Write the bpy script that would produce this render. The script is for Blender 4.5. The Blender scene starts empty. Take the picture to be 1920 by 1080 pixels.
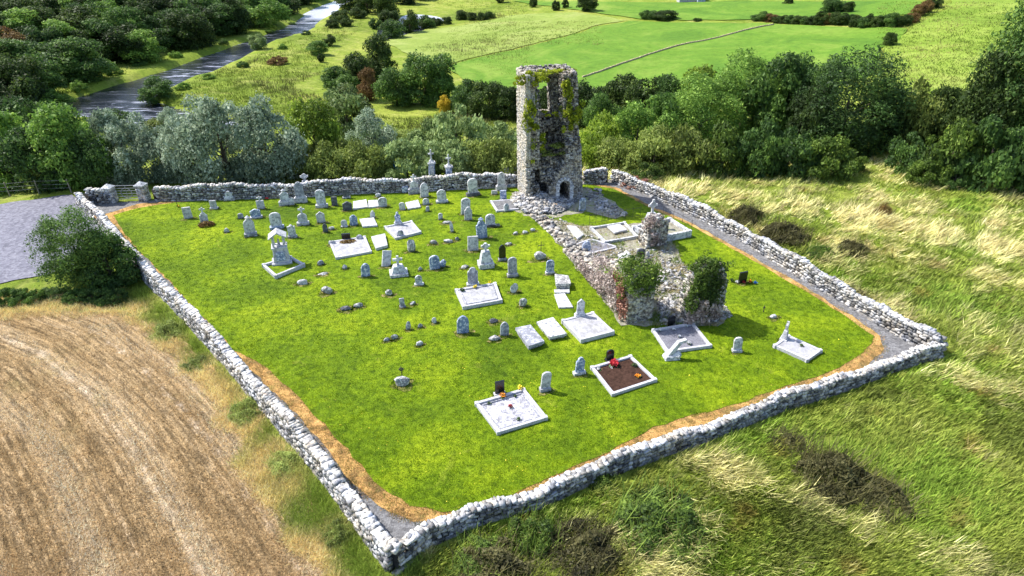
import bpy, bmesh, math, random
import numpy as np
from mathutils import Vector, Matrix
from mathutils.geometry import delaunay_2d_cdt
random.seed(7)
RNG = np.random.default_rng(11)
SC = bpy.context.scene
COL = SC.collection
rad = math.radians

# ------------------------------------------------------------------ camera, sky, sun, exposure
CAM_Z, PITCH, FPX = 18.0, rad(30.0), 1200.0
cam_data = bpy.data.cameras.new("camera")
cam_data.sensor_width = 36.0
cam_data.lens = FPX / 1920.0 * 36.0
cam_data.clip_start, cam_data.clip_end = 0.1, 4000
cam = bpy.data.objects.new("camera", cam_data)
COL.objects.link(cam)
cam.location = (0, 0, CAM_Z)
cam.rotation_euler = (rad(90) - PITCH, 0, 0)
SC.camera = cam

SUN_DIR = Vector((-0.86, 0.36, 0)).normalized()
SUN_EL = rad(50)
world = bpy.data.worlds.new("World")
SC.world = world
world.use_nodes = True
nt = world.node_tree
nt.nodes.clear()
wo = nt.nodes.new("ShaderNodeOutputWorld")
bg = nt.nodes.new("ShaderNodeBackground")
sky = nt.nodes.new("ShaderNodeTexSky")
sky.sky_type = 'NISHITA'
sky.sun_disc = False
sky.sun_elevation = SUN_EL
sky.sun_rotation = math.atan2(SUN_DIR.x, SUN_DIR.y)
sky.dust_density = 1.5
nt.links.new(sky.outputs[0], bg.inputs[0])
bg.inputs[1].default_value = 0.15
nt.links.new(bg.outputs[0], wo.inputs[0])
sl = bpy.data.lights.new("sun", 'SUN')
sl.energy = 4.3
sl.angle = rad(0.6)
sl.color = (1.0, 0.95, 0.86)
so = bpy.data.objects.new("sun", sl)
COL.objects.link(so)
sd = Vector((SUN_DIR.x * math.cos(SUN_EL), SUN_DIR.y * math.cos(SUN_EL), math.sin(SUN_EL)))
so.rotation_euler = sd.to_track_quat('Z', 'Y').to_euler()
so.location = (-30, 20, 60)
SC.view_settings.view_transform = 'Standard'
SC.view_settings.look = 'None'
SC.view_settings.exposure = 0.78
SC.view_settings.gamma = 1.0
SC.cycles.max_bounces = 6
SC.cycles.transparent_max_bounces = 8

# ------------------------------------------------------------------ picture <-> ground
CP, SP = math.cos(PITCH), math.sin(PITCH)

def ray(px, py):
    x = (px - 960.0) / FPX
    y = (540.0 - py) / FPX
    return np.array([x, CP + y * SP, -SP + y * CP])

def at(px, py, z=0.0):
    d = ray(px, py)
    t = (z - CAM_Z) / d[2]
    return (d[0] * t, d[1] * t)

def atn(px, py, z=0.0):
    px = np.asarray(px, float); py = np.asarray(py, float)
    x = (px - 960.0) / FPX; y = (540.0 - py) / FPX
    t = (z - CAM_Z) / (-SP + y * CP)
    return np.stack([x * t, (CP + y * SP) * t], -1)

def slant(X, Y, z=0.0):
    return Y * CP + (CAM_Z - z) * SP

def height_at(Y, z0, ytop):
    d = ray(960, ytop)
    return max(0.05, CAM_Z + d[2] / d[1] * Y - z0)

# ------------------------------------------------------------------ walls' plan (top centre line traced, then put on the ground)
WH = 1.0
LEFT_TOP = [(143,360),(185,400),(235,455),(275,503),(330,553),(375,602),(420,648),(475,713),(540,785),(610,865),(670,945),(735,1032)]
FRONT_TOP = [(749,1032),(800,992),(880,955),(1010,919),(1110,876),(1190,846),(1260,821),(1330,796),(1385,776),(1460,745),(1540,722),(1630,690),(1700,664),(1768,645)]
RIGHT_TOP = [(1770,640),(1700,603),(1600,545),(1500,490),(1400,430),(1330,395),(1260,362),(1200,338),(1150,321)]
BACK_R_TOP = [(1140,320),(1095,321),(1040,322)]
BACK_TOP = [(285,351),(360,351),(480,347),(560,345),(640,340),(720,337),(800,334),(880,330),(955,327),(1040,323)]
GATE_L_TOP = [(158,357),(180,358),(203,356)]
W_left = [at(x, y, .9) for x, y in LEFT_TOP]
W_front = [at(x, y, .62) for x, y in FRONT_TOP]
W_right = [at(x, y, .85) for x, y in RIGHT_TOP]
W_backr = [at(x, y, WH) for x, y in BACK_R_TOP]
W_back = [at(x, y, WH) for x, y in BACK_TOP]
W_gate = [at(x, y, WH) for x, y in GATE_L_TOP]
YARD = W_left[::1] + W_front[1:] + W_right[1:] + W_backr + W_back[::-1][1:] + W_gate[::-1]
YARD = np.array(YARD)

def poly_dist(P, poly, closed=True):
    P = np.atleast_2d(np.asarray(P, float))
    best = np.full(len(P), 1e9)
    n = len(poly)
    for i in range(n if closed else n - 1):
        a = np.asarray(poly[i], float); b = np.asarray(poly[(i + 1) % n], float)
        ab = b - a
        t = np.clip(((P - a) @ ab) / max(ab @ ab, 1e-9), 0, 1)
        best = np.minimum(best, np.hypot(P[:, 0] - a[0] - t * ab[0], P[:, 1] - a[1] - t * ab[1]))
    return best

def inside(P, poly):
    P = np.atleast_2d(np.asarray(P, float))
    poly = np.asarray(poly, float)
    r = np.zeros(len(P), bool)
    j = len(poly) - 1
    for i in range(len(poly)):
        xi, yi = poly[i]; xj, yj = poly[j]
        c = ((yi > P[:, 1]) != (yj > P[:, 1])) & (P[:, 0] < (xj - xi) * (P[:, 1] - yi) / (yj - yi + 1e-12) + xi)
        r ^= c
        j = i
    return r

def sstep(x, a, b):
    t = np.clip((x - a) / (b - a), 0, 1)
    return t * t * (3 - 2 * t)

# ------------------------------------------------------------------ terrain heights
RIV_Z = -8.6
RIV_PX = [(760,-28),(680,-12),(612,16),(563,52),(478,84),(385,122),(290,156),(215,186),(150,205),(40,232),(-200,260)]
RIV = np.array([at(x, y, RIV_Z) for x, y in RIV_PX])
RIV2 = np.array([at(x, y, RIV_Z) for x, y in [(215,192),(262,222),(325,238),(400,243)]])
CTRL = []
def cp(x, y, z): CTRL.append((x, y, z))
for x in (-80,-40,-15,15,40,80):
    for y in (-40,-10): cp(x, y, -0.8)
for x, z in ((-60,-1.0),(-35,-.6),(35,-.2),(60,.6)):
    cp(x, 15, z)
for x, z in ((-70,-1.2),(-38,-.5),(42,0.1),(70,1.0)):
    cp(x, 33, z)
for x, z in ((-75,-1.5),(-35,-.6),(-10,-.6),(14,-.2),(34,.2),(70,1.6)):
    cp(x, 51, z)
for x, z in ((-80,-5),(-50,-4.5),(-28,-3.6),(-6,-3.2),(12,-2.4),(35,-1.0),(70,1.6)):
    cp(x, 63, z)
for x, z in ((-110,-5.5),(-70,-8),(-35,-8),(0,-7),(30,-5),(62,-1.6),(100,3)):
    cp(x, 86, z)
for x, z in ((-150,2),(-95,-5),(-50,-8),(-15,-8),(25,-7),(62,-3.5),(110,3)):
    cp(x, 115, z)
for x, z in ((-200,14),(-140,7),(-100,0),(-45,-8),(0,-7.6),(50,-4.5),(100,1.5),(160,6)):
    cp(x, 155, z)
for x, z in ((-240,24),(-160,13),(-110,6),(-55,-8),(0,-7),(50,-3.5),(120,2.0),(190,8)):
    cp(x, 205, z)
for x, z in ((-260,30),(-150,14),(-90,0),(-40,-7),(20,-4),(80,0),(150,3),(240,10)):
    cp(x, 270, z)
for x, z in ((-400,40),(-200,22),(-60,4),(80,6),(300,20)):
    cp(x, 420, z)
for x, z in ((-900,60),(-300,45),(0,34),(400,40),(900,60)):
    cp(x, 900, z)
for x in (-700, 700):
    for y in (-300, 100, 400): cp(x, y, 8)
cp(-300,-300,-1); cp(300,-300,-1); cp(0,-200,-1)
CTRL = np.array(CTRL, float)
def _phi(r2):
    return 0.5 * r2 * np.log(r2 + 1e-9)
_n = len(CTRL)
_d2 = ((CTRL[:, None, :2] - CTRL[None, :, :2]) ** 2).sum(-1) / 1e4
_A = np.zeros((_n + 3, _n + 3))
_A[:_n, :_n] = _phi(_d2) + np.eye(_n) * 0.004
_A[:_n, _n] = 1; _A[:_n, _n + 1:] = CTRL[:, :2] / 100
_A[_n:, :_n] = _A[:_n, _n:].T
_W = np.linalg.solve(_A, np.concatenate([CTRL[:, 2], [0, 0, 0]]))

def wob(P, s, seed=0.0):
    x, y = P[:, 0] / s, P[:, 1] / s
    return (np.sin(1.3 * x + 2.1 * y + seed) + np.sin(2.7 * x - 1.9 * y + 1.7 * seed + 1) * .6 + np.sin(-4.1 * x + 3.3 * y + 2.3 * seed) * .4
            + np.sin(6.3 * x + 7.1 * y + seed * 3) * .25) / 2.25

def G(P):
    P = np.atleast_2d(np.asarray(P, float))
    out = np.empty(len(P))
    for s in range(0, len(P), 20000):
        Q = P[s:s + 20000]
        d2 = ((Q[:, None, :] - CTRL[None, :, :2]) ** 2).sum(-1) / 1e4
        out[s:s + 20000] = _phi(d2) @ _W[:_n] + _W[_n] + Q @ (_W[_n + 1:] / 100)
    dy = poly_dist(P, YARD)
    ins = inside(P, YARD)
    dout = np.where(ins, 0, dy)
    right = sstep(P[:, 0], 2, 12)
    out = out + wob(P, 7.0, 2.0) * .16 * sstep(dout, 2, 8) * right + wob(P, 40, 5) * .5 * sstep(P[:, 1], 70, 120)
    out = out * sstep(dout, 0.4, 6.5)
    # verge outside the front and left walls sits a little lower than the yard
    out = out - (0.2 - .22 * sstep(P[:, 0], 1, 4)) * sstep(dout, 0.1, 1.2) * (1 - sstep(P[:, 1], 35, 45))
    cut = np.zeros(len(P))
    for path, hw in ((RIV, 5.8 - 2.0 * sstep(P[:, 1], 112, 165)), (RIV2, 5.2)):
        dr = poly_dist(P, path, False) + wob(P, 14, 1) * 1.3
        out = out * sstep(dr, hw + 6, hw + 26) + (-7.75) * (1 - sstep(dr, hw + 6, hw + 26))
        cut = np.maximum(cut, 1 - sstep(dr, hw - 1.2, hw + 1.2))
    out = out - 2.2 * cut
    return out

def g1(x, y):
    return float(G([(x, y)])[0])

def hit(px, py):
    """point of the ground seen at that place of the photograph"""
    d = ray(px, py)
    ts = np.concatenate([np.arange(14, 80, .6), np.arange(80, 420, 1.5)])
    P = np.stack([d[0] * ts, d[1] * ts], -1)
    z = CAM_Z + d[2] * ts
    g = G(P)
    k = np.argmax(z < g)
    if z[k] >= g[k]:
        k = len(ts) - 1
    return float(P[k, 0]), float(P[k, 1]), float(g[k])

def hitn(px, py):
    px = np.asarray(px, float); py = np.asarray(py, float)
    x = (px - 960.0) / FPX; y = (540.0 - py) / FPX
    D = np.stack([x, CP + y * SP, -SP + y * CP], -1)
    t = -CAM_Z / D[:, 2]
    for _ in range(14):
        g = G(D[:, :2] * t[:, None])
        tn = (g - CAM_Z) / D[:, 2]
        t = t * .35 + tn * .65
    return D[:, :2] * t[:, None], G(D[:, :2] * t[:, None])

# ------------------------------------------------------------------ mesh helpers
def tag(o, label=None, cat=None, group=None, kind=None):
    if label: o["label"] = label
    if cat: o["category"] = cat
    if group: o["group"] = group
    if kind: o["kind"] = kind
    return o

def link(name, me, mat=None, parent=None):
    o = bpy.data.objects.new(name, me)
    COL.objects.link(o)
    if mat is not None and me is not None and len(me.materials) == 0:
        me.materials.append(mat)
    if parent is not None: o.parent = parent
    return o

def empty(name, loc, rz=0.0):
    o = bpy.data.objects.new(name, None)
    COL.objects.link(o)
    o.location = loc
    o.rotation_euler = (0, 0, rz)
    o.empty_display_size = .2
    return o

def npmesh(name, V, F, tint=None, attrs=None):
    """V (n,3); F (m,k) one polygon size; tint (n,) or (n,3)"""
    me = bpy.data.meshes.new(name)
    V = np.asarray(V, np.float32); F = np.asarray(F, np.int32)
    m, k = F.shape
    me.vertices.add(len(V)); me.vertices.foreach_set("co", V.ravel())
    me.loops.add(m * k); me.loops.foreach_set("vertex_index", F.ravel())
    me.polygons.add(m)
    me.polygons.foreach_set("loop_start", np.arange(0, m * k, k, dtype=np.int32))
    me.polygons.foreach_set("loop_total", np.full(m, k, np.int32))
    me.update(calc_edges=True)
    if tint is not None:
        tint = np.asarray(tint, np.float32)
        if tint.ndim == 1: tint = np.repeat(tint[:, None], 3, 1)
        a = me.attributes.new("tint", 'FLOAT_COLOR', 'POINT')
        a.data.foreach_set("color", np.concatenate([tint, np.ones((len(V), 1), np.float32)], 1).ravel())
    if attrs:
        for kk, arr in attrs.items():
            a = me.attributes.new(kk, 'FLOAT_COLOR', 'POINT')
            arr = np.asarray(arr, np.float32)
            a.data.foreach_set("color", np.concatenate([arr, np.ones((len(V), 1), np.float32)], 1).ravel())
    me.validate()
    return me

class MB:
    """small bmesh collector"""
    def __init__(s): s.bm = bmesh.new()
    def box(s, c, size, rz=0, taper=1.0, tilt=None):
        x, y, z = [q / 2 for q in size]
        pts = []
        for dz, k in ((-z, 1.0), (z, taper)):
            for a, b in ((-x, -y), (x, -y), (x, y), (-x, y)):
                pts.append(Vector((a * k, b * k, dz)))
        M = Matrix.Rotation(rz, 3, 'Z')
        if tilt is not None: M = M @ tilt
        vs = [s.bm.verts.new(M @ p + Vector(c)) for p in pts]
        for f in ((3,2,1,0),(4,5,6,7),(0,1,5,4),(1,2,6,5),(2,3,7,6),(3,0,4,7)):
            s.bm.faces.new([vs[i] for i in f])
        return s
    def prism(s, prof, y0, y1, off=(0, 0, 0)):
        """profile in x,z extruded along y"""
        a = [s.bm.verts.new((x + off[0], y0 + off[1], z + off[2])) for x, z in prof]
        b = [s.bm.verts.new((x + off[0], y1 + off[1], z + off[2])) for x, z in prof]
        n = len(prof)
        s.bm.faces.new(a); s.bm.faces.new(b[::-1])
        for i in range(n):
            s.bm.faces.new([a[i], b[i], b[(i + 1) % n], a[(i + 1) % n]])
        return s
    def bar(s, p, q, w, h):
        p = Vector(p); q = Vector(q)
        d = q - p
        L = d.length
        M = d.to_track_quat('Y', 'Z').to_matrix()
        pts = []
        for yy in (0, L):
            for a, b in ((-w/2, -h/2), (w/2, -h/2), (w/2, h/2), (-w/2, h/2)):
                pts.append(M @ Vector((a, yy, b)) + p)
        vs = [s.bm.verts.new(v) for v in pts]
        for f in ((0,1,2,3),(7,6,5,4),(0,4,5,1),(1,5,6,2),(2,6,7,3),(3,7,4,0)):
            s.bm.faces.new([vs[i] for i in f])
        return s
    def tube(s, p, q, r0, r1, n=7):
        p = Vector(p); q = Vector(q)
        M = (q - p).to_track_quat('Z', 'Y').to_matrix()
        A = []; B = []
        for i in range(n):
            a = 2 * math.pi * i / n
            A.append(s.bm.verts.new(M @ Vector((math.cos(a) * r0, math.sin(a) * r0, 0)) + p))
            B.append(s.bm.verts.new(M @ Vector((math.cos(a) * r1, math.sin(a) * r1, 0)) + q))
        for i in range(n):
            s.bm.faces.new([A[i], A[(i+1) % n], B[(i+1) % n], B[i]])
        s.bm.faces.new(A[::-1]); s.bm.faces.new(B)
        return s
    def build(s, name, mat, parent=None, bevel=0.0):
        bmesh.ops.recalc_face_normals(s.bm, faces=s.bm.faces[:])
        if bevel:
            bmesh.ops.bevel(s.bm, geom=s.bm.edges[:], offset=bevel, segments=1, affect='EDGES', clamp_overlap=True)
        me = bpy.data.meshes.new(name)
        s.bm.to_mesh(me); s.bm.free()
        return link(name, me, mat, parent)

# ------------------------------------------------------------------ materials
def newmat(name, rough=.9, spec=.3):
    m = bpy.data.materials.new(name)
    m.use_nodes = True
    t = m.node_tree
    b = t.nodes["Principled BSDF"]
    b.inputs["Roughness"].default_value = rough
    b.inputs["Specular IOR Level"].default_value = spec
    return m, t, b

def N(t, typ, **kw):
    n = t.nodes.new(typ)
    for k, v in kw.items():
        if k.startswith("i_"):
            n.inputs[k[2:].replace("_", " ")].default_value = v
        else: setattr(n, k, v)
    return n

def noise(t, scale, detail=4, rough=.6, vec=None, dist=0):
    n = N(t, "ShaderNodeTexNoise")
    n.inputs["Scale"].default_value = scale
    n.inputs["Detail"].default_value = detail
    n.inputs["Roughness"].default_value = rough
    n.inputs["Distortion"].default_value = dist
    if vec is not None: t.links.new(vec, n.inputs["Vector"])
    return n.outputs["Fac"]

def ramp(t, fac, stops, interp='LINEAR'):
    r = N(t, "ShaderNodeValToRGB")
    r.color_ramp.interpolation = interp
    e = r.color_ramp.elements
    while len(e) < len(stops): e.new(.5)
    for i, (p, c) in enumerate(stops):
        e[i].position = p
        e[i].color = (c[0], c[1], c[2], 1) if not isinstance(c, (int, float)) else (c, c, c, 1)
    t.links.new(fac, r.inputs[0])
    return r.outputs[0]

def mix(t, fac, a, b, mode='MIX'):
    m = N(t, "ShaderNodeMix", data_type='RGBA', blend_type=mode)
    for sock, v in ((m.inputs[0], fac), (m.inputs[6], a), (m.inputs[7], b)):
        if hasattr(v, "links"): t.links.new(v, sock)
        elif isinstance(v, (int, float)): sock.default_value = v
        else: sock.default_value = (v[0], v[1], v[2], 1)
    return m.outputs[2]

def coords(t, which="Object"):
    return N(t, "ShaderNodeTexCoord").outputs[which]

def gpos(t):
    return N(t, "ShaderNodeNewGeometry").outputs["Position"]

def bump(t, b, h, strength=.5, dist=.05):
    n = N(t, "ShaderNodeBump")
    n.inputs["Strength"].default_value = strength
    n.inputs["Distance"].default_value = dist
    t.links.new(h, n.inputs["Height"])
    t.links.new(n.outputs[0], b.inputs["Normal"])

def setc(t, b, c): t.links.new(c, b.inputs["Base Color"])

def m_stone(name, c1, c2, lich=(.62,.62,.58), lamt=.5, scale=3.0, rough=.9):
    m, t, b = newmat(name, rough)
    oi = N(t, "ShaderNodeObjectInfo")
    va = N(t, "ShaderNodeVectorMath", operation='ADD')
    sc = N(t, "ShaderNodeVectorMath", operation='SCALE'); sc.inputs["Scale"].default_value = 40.0
    cmb = N(t, "ShaderNodeCombineXYZ")
    t.links.new(oi.outputs["Random"], cmb.inputs[0]); t.links.new(oi.outputs["Random"], cmb.inputs[2])
    t.links.new(cmb.outputs[0], sc.inputs[0])
    t.links.new(coords(t), va.inputs[0]); t.links.new(sc.outputs[0], va.inputs[1])
    v = va.outputs[0]
    base = mix(t, ramp(t, noise(t, scale, 5, .7, v), [(.35, 0), (.65, 1)]), c1, c2)
    l = ramp(t, noise(t, scale * 2.2, 4, .65, v, .6), [(.5, 0), (.58, 1)])
    lm = N(t, "ShaderNodeMath", operation='MULTIPLY'); t.links.new(l, lm.inputs[0]); lm.inputs[1].default_value = lamt
    setc(t, b, mix(t, lm.outputs[0], base, lich))
    bump(t, b, noise(t, scale * 6, 5, .7, v), .5, .02)
    return m

def m_masonry(name, dark, mid, light, amt_l=.6):
    """rough field stone: one grey per stone (tint), lichen blotches over it"""
    m, t, b = newmat(name)
    a = N(t, "ShaderNodeAttribute", attribute_name="tint")
    sep = N(t, "ShaderNodeSeparateColor"); t.links.new(a.outputs["Color"], sep.inputs[0])
    c = ramp(t, sep.outputs[0], [(0, dark), (.45, mid), (1, light)])
    p = gpos(t)
    bl = ramp(t, noise(t, 5.5, 5, .7, p, .4), [(.47, 0), (.6, 1)])
    k = N(t, "ShaderNodeMath", operation='MULTIPLY'); t.links.new(bl, k.inputs[0]); t.links.new(sep.outputs[1], k.inputs[1])
    c = mix(t, k.outputs[0], c, (.72,.72,.68))
    dk = ramp(t, noise(t, 9, 4, .7, p), [(.36, .35), (.52, 1)])
    c = mix(t, 1.0, c, dk, 'MULTIPLY')
    c = mix(t, .8, c, ramp(t, noise(t, 1.6, 5, .7, p), [(.36, (.82,.87,1.0)), (.5, (1.0,.97,.92)), (.64, (1.12,.98,.78))]), 'MULTIPLY')
    o = ramp(t, noise(t, .9, 3, .6, p), [(.66, 0), (.7, 1)])
    ko = N(t, "ShaderNodeMath", operation='MULTIPLY'); t.links.new(o, ko.inputs[0]); t.links.new(sep.outputs[2], ko.inputs[1])
    c = mix(t, ko.outputs[0], c, (.42,.25,.12))
    setc(t, b, c)
    bump(t, b, noise(t, 22, 5, .7, p), .6, .02)
    return m

def m_leaf(name, c1, c2, c3, trans=.36, rough=.6):
    m, t, b = newmat(name, rough, .25)
    a = N(t, "ShaderNodeAttribute", attribute_name="tint")
    sep = N(t, "ShaderNodeSeparateColor"); t.links.new(a.outputs["Color"], sep.inputs[0])
    oi = N(t, "ShaderNodeObjectInfo")
    ad = N(t, "ShaderNodeMath", operation='MULTIPLY_ADD')
    t.links.new(oi.outputs["Random"], ad.inputs[0]); ad.inputs[1].default_value = .35
    t.links.new(sep.outputs[0], ad.inputs[2])
    sb = N(t, "ShaderNodeMath", operation='SUBTRACT'); t.links.new(ad.outputs[0], sb.inputs[0]); sb.inputs[1].default_value = .17
    c = ramp(t, sb.outputs[0], [(0, c1), (.55, c2), (1, c3)])
    setc(t, b, c)
    tr = N(t, "ShaderNodeBsdfTranslucent"); t.links.new(c, tr.inputs[0])
    ms = N(t, "ShaderNodeMixShader"); ms.inputs[0].default_value = trans
    t.links.new(b.outputs[0], ms.inputs[1]); t.links.new(tr.outputs[0], ms.inputs[2])
    t.links.new(ms.outputs[0], t.nodes["Material Output"].inputs[0])
    return m

def m_tint(name, trans=.2, rough=.7):
    """blade colour straight from the per-blade colour of the plant"""
    m, t, b = newmat(name, rough, .2)
    a = N(t, "ShaderNodeAttribute", attribute_name="tint")
    setc(t, b, a.outputs["Color"])
    tr = N(t, "ShaderNodeBsdfTranslucent"); t.links.new(a.outputs["Color"], tr.inputs[0])
    ms = N(t, "ShaderNodeMixShader"); ms.inputs[0].default_value = trans
    t.links.new(b.outputs[0], ms.inputs[1]); t.links.new(tr.outputs[0], ms.inputs[2])
    t.links.new(ms.outputs[0], t.nodes["Material Output"].inputs[0])
    return m

def m_flat(name, c, rough=.6, spec=.4, var=.25, scale=8):
    m, t, b = newmat(name, rough, spec)
    n = noise(t, scale, 4, .6, coords(t))
    lo = tuple(max(0, q * (1 - var)) for q in c); hi = tuple(min(1, q * (1 + var)) for q in c)
    setc(t, b, ramp(t, n, [(.3, lo), (.7, hi)]))
    return m

M = {}
M['pale'] = m_stone('pale_limestone', (.42,.43,.46), (.76,.77,.79), (.10,.11,.14), .65, 3.0)
M['white'] = m_stone('white_limestone', (.44,.44,.47), (.66,.66,.68), (.17,.18,.20), .6, 3.2)
M['grey'] = m_stone('grey_limestone', (.16,.17,.20), (.32,.33,.39), (.70,.71,.74), .55, 3.0)
M['blue'] = m_stone('blue_grey_stone', (.11,.16,.29), (.25,.32,.48), (.75,.79,.88), .8, 3.4)
M['dark'] = m_stone('dark_weathered_stone', (.05,.052,.06), (.12,.125,.15), (.45,.46,.5), .25, 3.0)
M['black'] = m_flat('black_polished_granite', (.012,.012,.014), .22, .6)
M['rock'] = m_stone('rough_rock', (.16,.16,.17), (.32,.32,.33), (.72,.72,.70), .8, 3.2)
M['kerb'] = m_stone('grave_kerb_stone', (.42,.42,.46), (.60,.60,.64), (.25,.25,.28), .4, 5)
M['concrete'] = m_stone('pale_concrete', (.30,.30,.33), (.50,.50,.53), (.20,.20,.19), .45, 2.4)
M['masonry'] = m_masonry('dry_stone', (.025,.026,.03), (.27,.27,.285), (.80,.80,.82))
M['masonry2'] = m_masonry('tower_stone', (.03,.027,.028), (.18,.165,.155), (.58,.55,.50))
M['iron'] = m_flat('rusty_iron', (.035,.03,.03), .6, .5)
M['steel'] = m_flat('galvanised_steel', (.35,.36,.38), .4, .6)
M['wood'] = m_flat('weathered_post_wood', (.28,.24,.19), .9, .2)
M['trunk'] = m_flat('bark', (.09,.075,.06), .95, .1, .4, 6)
M['soil'] = m_flat('dark_soil', (.055,.03,.022), 1, .1, .5, 9)
M['red'] = m_flat('red_petals', (.45,.02,.03)); M['orange'] = m_flat('orange_petals', (.85,.32,.02))
M['yellow'] = m_flat('yellow_petals', (.85,.66,.04)); M['bluep'] = m_flat('blue_plastic', (.01,.16,.62), .4)
M['green_leaf'] = m_flat('green_sprig', (.05,.10,.02))
M['whitep'] = m_flat('white_petals', (.8,.8,.8))

def m_chips(name, c1, c2, c3, scale=60):
    m, t, b = newmat(name)
    v = N(t, "ShaderNodeTexVoronoi"); v.inputs["Scale"].default_value = scale * .5
    t.links.new(gpos(t), v.inputs["Vector"])
    sep = N(t, "ShaderNodeSeparateColor"); t.links.new(v.outputs["Color"], sep.inputs[0])
    c = ramp(t, sep.outputs[0], [(0, c1), (.45, c2), (1, c3)])
    c = mix(t, .35, c, ramp(t, noise(t, 2.5, 4, .6, gpos(t)), [(.3, c1), (.7, c3)]))
    setc(t, b, c)
    bump(t, b, v.outputs["Distance"], .7, .03)
    return m
M['chips'] = m_chips('white_stone_chips', (.16,.16,.19), (.42,.42,.47), (.68,.68,.74), 22)
M['slate_chips'] = m_chips('slate_chips', (.10,.10,.13), (.18,.18,.22), (.30,.30,.34), 50)
M['car_park'] = m_chips('car_park_gravel', (.09,.09,.12), (.16,.16,.21), (.25,.25,.30), 14)

M['gravel'] = m_chips('path_gravel', (.07,.07,.075), (.14,.14,.15), (.27,.27,.28), 26)

def mat_lawn():
    m, t, b = newmat('mown_grass', .85, .15)
    p = gpos(t)
    big = ramp(t, noise(t, .22, 5, .6, p, .5), [(.3, (.075,.14,.004)), (.5, (.145,.235,.004)), (.68, (.26,.35,.008))])
    fine = ramp(t, noise(t, 3.2, 6, .75, p, .4), [(.34, (.34,.40,.3)), (.5, (.92,.92,.88)), (.68, (1.45,1.3,1.8))])
    c = mix(t, 1.0, big, fine, 'MULTIPLY')
    f2 = ramp(t, noise(t, 22, 4, .7, p), [(.34, .55), (.6, 1.2)])
    c = mix(t, .8, c, f2, 'MULTIPLY')
    dry = ramp(t, noise(t, .55, 5, .65, p, 1.0), [(.62, 0), (.75, .55)])
    c = mix(t, dry, c, (.34,.37,.05))
    setc(t, b, c)
    bump(t, b, noise(t, 12, 5, .8, p), .8, .06)
    return m
M['lawn'] = mat_lawn()

def mat_dead():
    m, t, b = newmat('scorched_grass', .95, .1)
    p = gpos(t)
    c = ramp(t, noise(t, 1.1, 5, .7, p, .5), [(.32, (.14,.12,.05)), (.45, (.34,.21,.08)), (.55, (.60,.36,.13)), (.7, (.80,.50,.20))])
    c = mix(t, .8, c, ramp(t, noise(t, 14, 5, .75, p), [(.3, .55), (.65, 1.15)]), 'MULTIPLY')
    gr = ramp(t, noise(t, .5, 4, .7, p), [(.55, 0), (.66, .5)])
    c = mix(t, gr, c, (.22,.25,.07))
    setc(t, b, c)
    bump(t, b, noise(t, 14, 5, .8, p), .8, .05)
    return m
M['dead'] = mat_dead()

def mat_stubble():
    m, t, b = newmat('cut_stubble', .95, .1)
    a = N(t, "ShaderNodeAttribute", attribute_name="swath")
    def sc(x, y):
        n = N(t, "ShaderNodeVectorMath", operation='MULTIPLY'); n.inputs[1].default_value = (x, y, 1)
        t.links.new(a.outputs["Vector"], n.inputs[0]); return n.outputs[0]
    band = noise(t, 1, 6, .75, sc(1.5, .045), .2)
    c = ramp(t, band, [(.36, (.29,.19,.09)), (.47, (.41,.285,.145)), (.56, (.50,.36,.20)), (.66, (.66,.51,.33))])
    su = N(t, "ShaderNodeSeparateXYZ"); t.links.new(sc(1, 1), su.inputs[0])
    for u0, wd_, am in ((1.7, .75, .75), (4.1, .85, .7), (7.2, .7, .4)):
        dd_ = N(t, "ShaderNodeMath", operation='SUBTRACT'); t.links.new(su.outputs[0], dd_.inputs[0]); dd_.inputs[1].default_value = u0
        ab = N(t, "ShaderNodeMath", operation='ABSOLUTE'); t.links.new(dd_.outputs[0], ab.inputs[0])
        nz = N(t, "ShaderNodeMath", operation='MULTIPLY_ADD'); t.links.new(noise(t, 1.1, 5, .75, gpos(t)), nz.inputs[0]); nz.inputs[1].default_value = 1.6; t.links.new(ab.outputs[0], nz.inputs[2])
        c = mix(t, ramp(t, nz.outputs[0], [(.55, am), (min(.99, .55 + wd_ * .5), 0)]), c, (.86,.72,.56))
    rows = ramp(t, noise(t, 1, 3, .6, sc(7, .5), .2), [(.40, .38), (.53, 1.08)])
    c = mix(t, .8, c, rows, 'MULTIPLY')
    wv = N(t, "ShaderNodeTexWave"); wv.inputs['Scale'].default_value = .95; wv.inputs['Distortion'].default_value = 2.2; wv.inputs['Detail'].default_value = 3; wv.inputs['Detail Scale'].default_value = 1.5
    t.links.new(sc(1, .06), wv.inputs['Vector'])
    wz = ramp(t, noise(t, .12, 3, .5, gpos(t)), [(.4, .15), (.6, .75)])
    c = mix(t, wz, c, ramp(t, wv.outputs['Fac'], [(.15, .62), (.6, 1.08)]), 'MULTIPLY')
    fine = ramp(t, noise(t, 13, 5, .8, gpos(t), .6), [(.38, .4), (.5, 1.0), (.62, 1.4)])
    c = mix(t, .9, c, fine, 'MULTIPLY')
    gr = ramp(t, noise(t, .3, 5, .7, gpos(t)), [(.56, 0), (.7, .35)])
    c = mix(t, gr, c, (.20,.18,.06))
    setc(t, b, c)
    bump(t, b, noise(t, 16, 5, .8, gpos(t)), .9, .08)
    return m
M['stubble'] = mat_stubble()

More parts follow.
